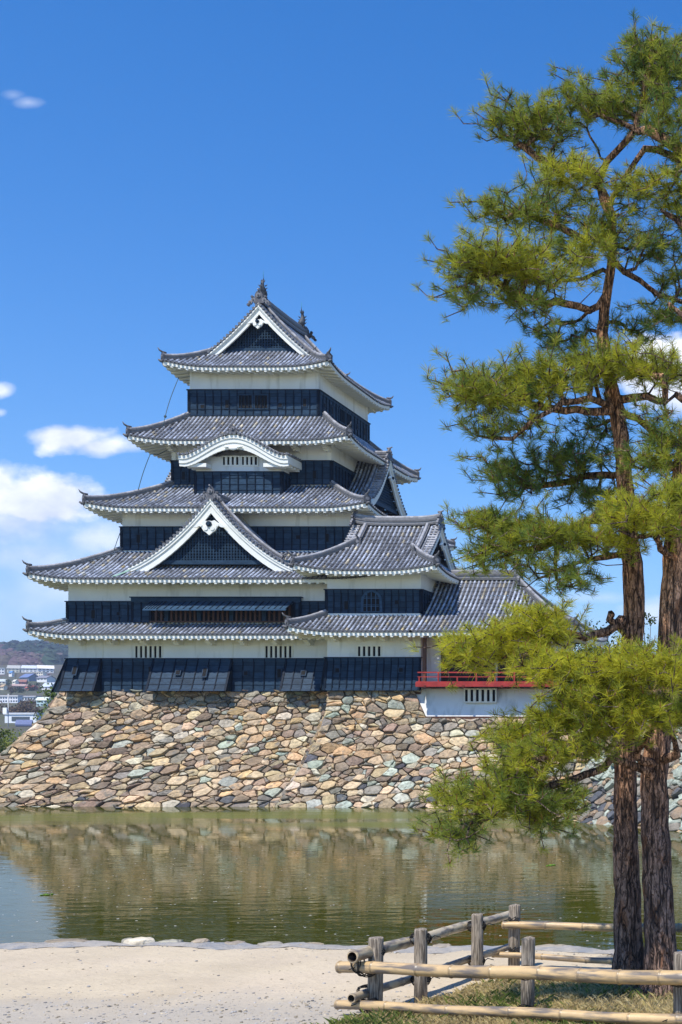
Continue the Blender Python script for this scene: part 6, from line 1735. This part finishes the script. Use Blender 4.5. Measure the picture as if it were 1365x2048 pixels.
# flat kerb rocks at the water's edge
def edge_rock(px, wpx, col, label, h=.10, dpt=.3, dy=0, lift=0):
    h *= .62
    k = 15.9 / F_PX; x = (px - PX0) * k; y = edge_y(x) - .05 + dy; w = wpx * k; n = 13; mb = MB(); O = Vector((x, y, GZ - .01 + lift)); rr_ = [random.uniform(.82, 1.12) for _ in range(n)]
    for (s_, z) in ((1.0, -.10), (1.02, .02), (.93, h * .75), (.7, h)):
        for i in range(n):
            th_ = 2 * math.pi * i / n; mb.v.append((O.x + w / 2 * s_ * rr_[i] * math.cos(th_), O.y + dpt / 2 * s_ * rr_[i] * math.sin(th_), O.z + z + random.uniform(-.008, .008)))
    for j in range(3):
        for i in range(n): i2 = (i + 1) % n; mb.face((j * n + i, j * n + i2, (j + 1) * n + i2, (j + 1) * n + i), col)
    mb.face(tuple(3 * n + i for i in range(n)), col)
    o = mb.build('edge_rock', M_STONE, None, origin=(x, y, GZ)); tag(o, label, 'rock', "flat rocks along the water's edge"); return o
edge_rock(70, 62, (0.27, 0.25, 0.21), 'low grey slab at the waterline near the left edge', .06)
edge_rock(145, 95, (0.26, 0.23, 0.19), 'long thin flat slab at the waterline, longest of the rocks', .085, .35)
edge_rock(293, 56, (0.60, 0.57, 0.50), 'pale whitish pointed rock, brightest at the waterline', .13, .3)
edge_rock(258, 24, (0.27, 0.27, 0.25), 'small grey rock just left of the whitish rock', .09, .2, .08)
edge_rock(352, 44, (0.35, 0.35, 0.31), 'greenish grey slab right of the whitish rock', .08)
edge_rock(410, 34, (0.38, 0.33, 0.27), 'tan rounded slab in the middle of the waterline', .09)
edge_rock(480, 46, (0.29, 0.26, 0.23), 'dull grey brown slab left of the fence end', .06)
edge_rock(560, 50, (0.32, 0.31, 0.29), 'bluish grey low slab behind the open sand', .065)
edge_rock(640, 48, (0.33, 0.29, 0.24), 'brownish slab just before the fence corner', .06)
edge_rock(905, 40, (0.34, 0.31, 0.27), 'grey slab seen between second and third fence posts', .06)
edge_rock(1120, 70, (0.36, 0.33, 0.28), 'wide low slab behind the back bamboo rail', .06)
# petals on the water
mb = MB(); 
for _ in range(950):
    y = 16.2 + 46 * random.random() ** 1.3; x = (random.uniform(-20, 1390) - PX0) / F_PX * y; r = random.uniform(.010, .026); a = random.uniform(0, 3); g = random.uniform(.45, .9)
    mb.poly([(x + r * math.cos(a + t_), y + r * math.sin(a + t_), .004) for t_ in (0, 1.3, 2.6, 3.9, 5.1)], (g, g * .95, g * .9))
o = mb.build('floating_petals', M_PEB); o['label'] = 'tiny white blossom petals floating across the moat water'; o['category'] = 'petals'; o['kind'] = 'stuff'
for (px, py, w, lb) in ((95, 1790, 16, 'small bright green leaf clump floating near the left edge'), (1100, 1731, 20, 'thin bright green leaf clump floating left of the pine trunks'), (222, 1612, 10, 'tiny yellow green weed at the foot of the stone wall')):
    Y_ = HC * F_PX / (py - PY0); x = (px - PX0) / F_PX * Y_; mb = MB(); ww = w / F_PX * Y_
    for _ in range(9):
        xx = x + random.uniform(-ww / 2, ww / 2); yy = Y_ + random.uniform(-.15, .15) * (Y_ / 40); r = ww * .16
        mb.ball((xx, yy, .01), r, r * 1.6, .012, 8, 4, (.16, .30, .03))
    o = mb.build('floating_weed', M_GRASS, None, origin=(x, Y_, 0)); tag(o, lb, 'water weed')

# ------------------------------------------------------------------ birds
M_FEATHER = material('feathers', (1, 1, 1), .7, 8, .2, attr=True)
def bird(name, label, c, s, f, dark, light, tail_up=False, cat='bird', swim=False):
    c = Vector(c); f = Vector(f).normalized(); side = Vector((-f.y, f.x, 0)); m = MB()
    body = [c - f * .55 * s + Z3 * .14 * s, c - f * .35 * s + Z3 * .12 * s, c - f * .1 * s + Z3 * .10 * s, c + f * .15 * s + Z3 * .14 * s, c + f * .30 * s + Z3 * .26 * s, c + f * .38 * s + Z3 * .36 * s, c + f * .47 * s + Z3 * .38 * s]
    m.tube(body, [.03 * s, .10 * s, .15 * s, .14 * s, .085 * s, .085 * s, .03 * s], 10, dark); m.tube([body[-1], body[-1] + f * .10 * s - Z3 * .01 * s], [.022 * s, .006 * s], 6, (.3, .25, .1))
    o = m.build(name, M_FEATHER, None, origin=tuple(c)); tag(o, label, cat, None)
    w = MB()
    for sg in (-1, 1): w.tube([c + f * .15 * s + side * (sg * .10 * s) + Z3 * .18 * s, c - f * .15 * s + side * (sg * .13 * s) + Z3 * .17 * s, c - f * .5 * s + side * (sg * .05 * s) + Z3 * .13 * s], [.06 * s, .08 * s, .015 * s], 7, light, squash=.5)
    w.build('wing', M_FEATHER, o)
    if not swim:
        g = MB()
        for sg in (-1, 1): g.tube([c + side * sg * .05 * s, c + side * sg * .05 * s - Z3 * .14 * s], .012 * s, 5, (.05, .05, .05))
        g.build('leg', M_FEATHER, o)
    return o
bird('crow', 'small black bird perched on the left slope of the front gable ridge', (-36.75 - 3.02, 75.17, gable_z(17.65, 13.62, 4.75)(3.02) + .46), .42, (-1, 0, 0), (.02, .02, .022), (.015, .015, .018))
bird('duck', 'tiny dark duck with pale breast floating by the wall foot, left of the other duck', (at(236, 1618, 68.5).x, 68.5, .0), .5, (-1, -.1, 0), (.05, .045, .04), (.35, .32, .28), swim=True)
bird('duck', 'tiny dark duck close against the wall foot, right of the other duck', (at(273, 1612, 70.3).x, 69.8, .0), .42, (1, -.1, 0), (.06, .05, .045), (.30, .26, .22), swim=True)
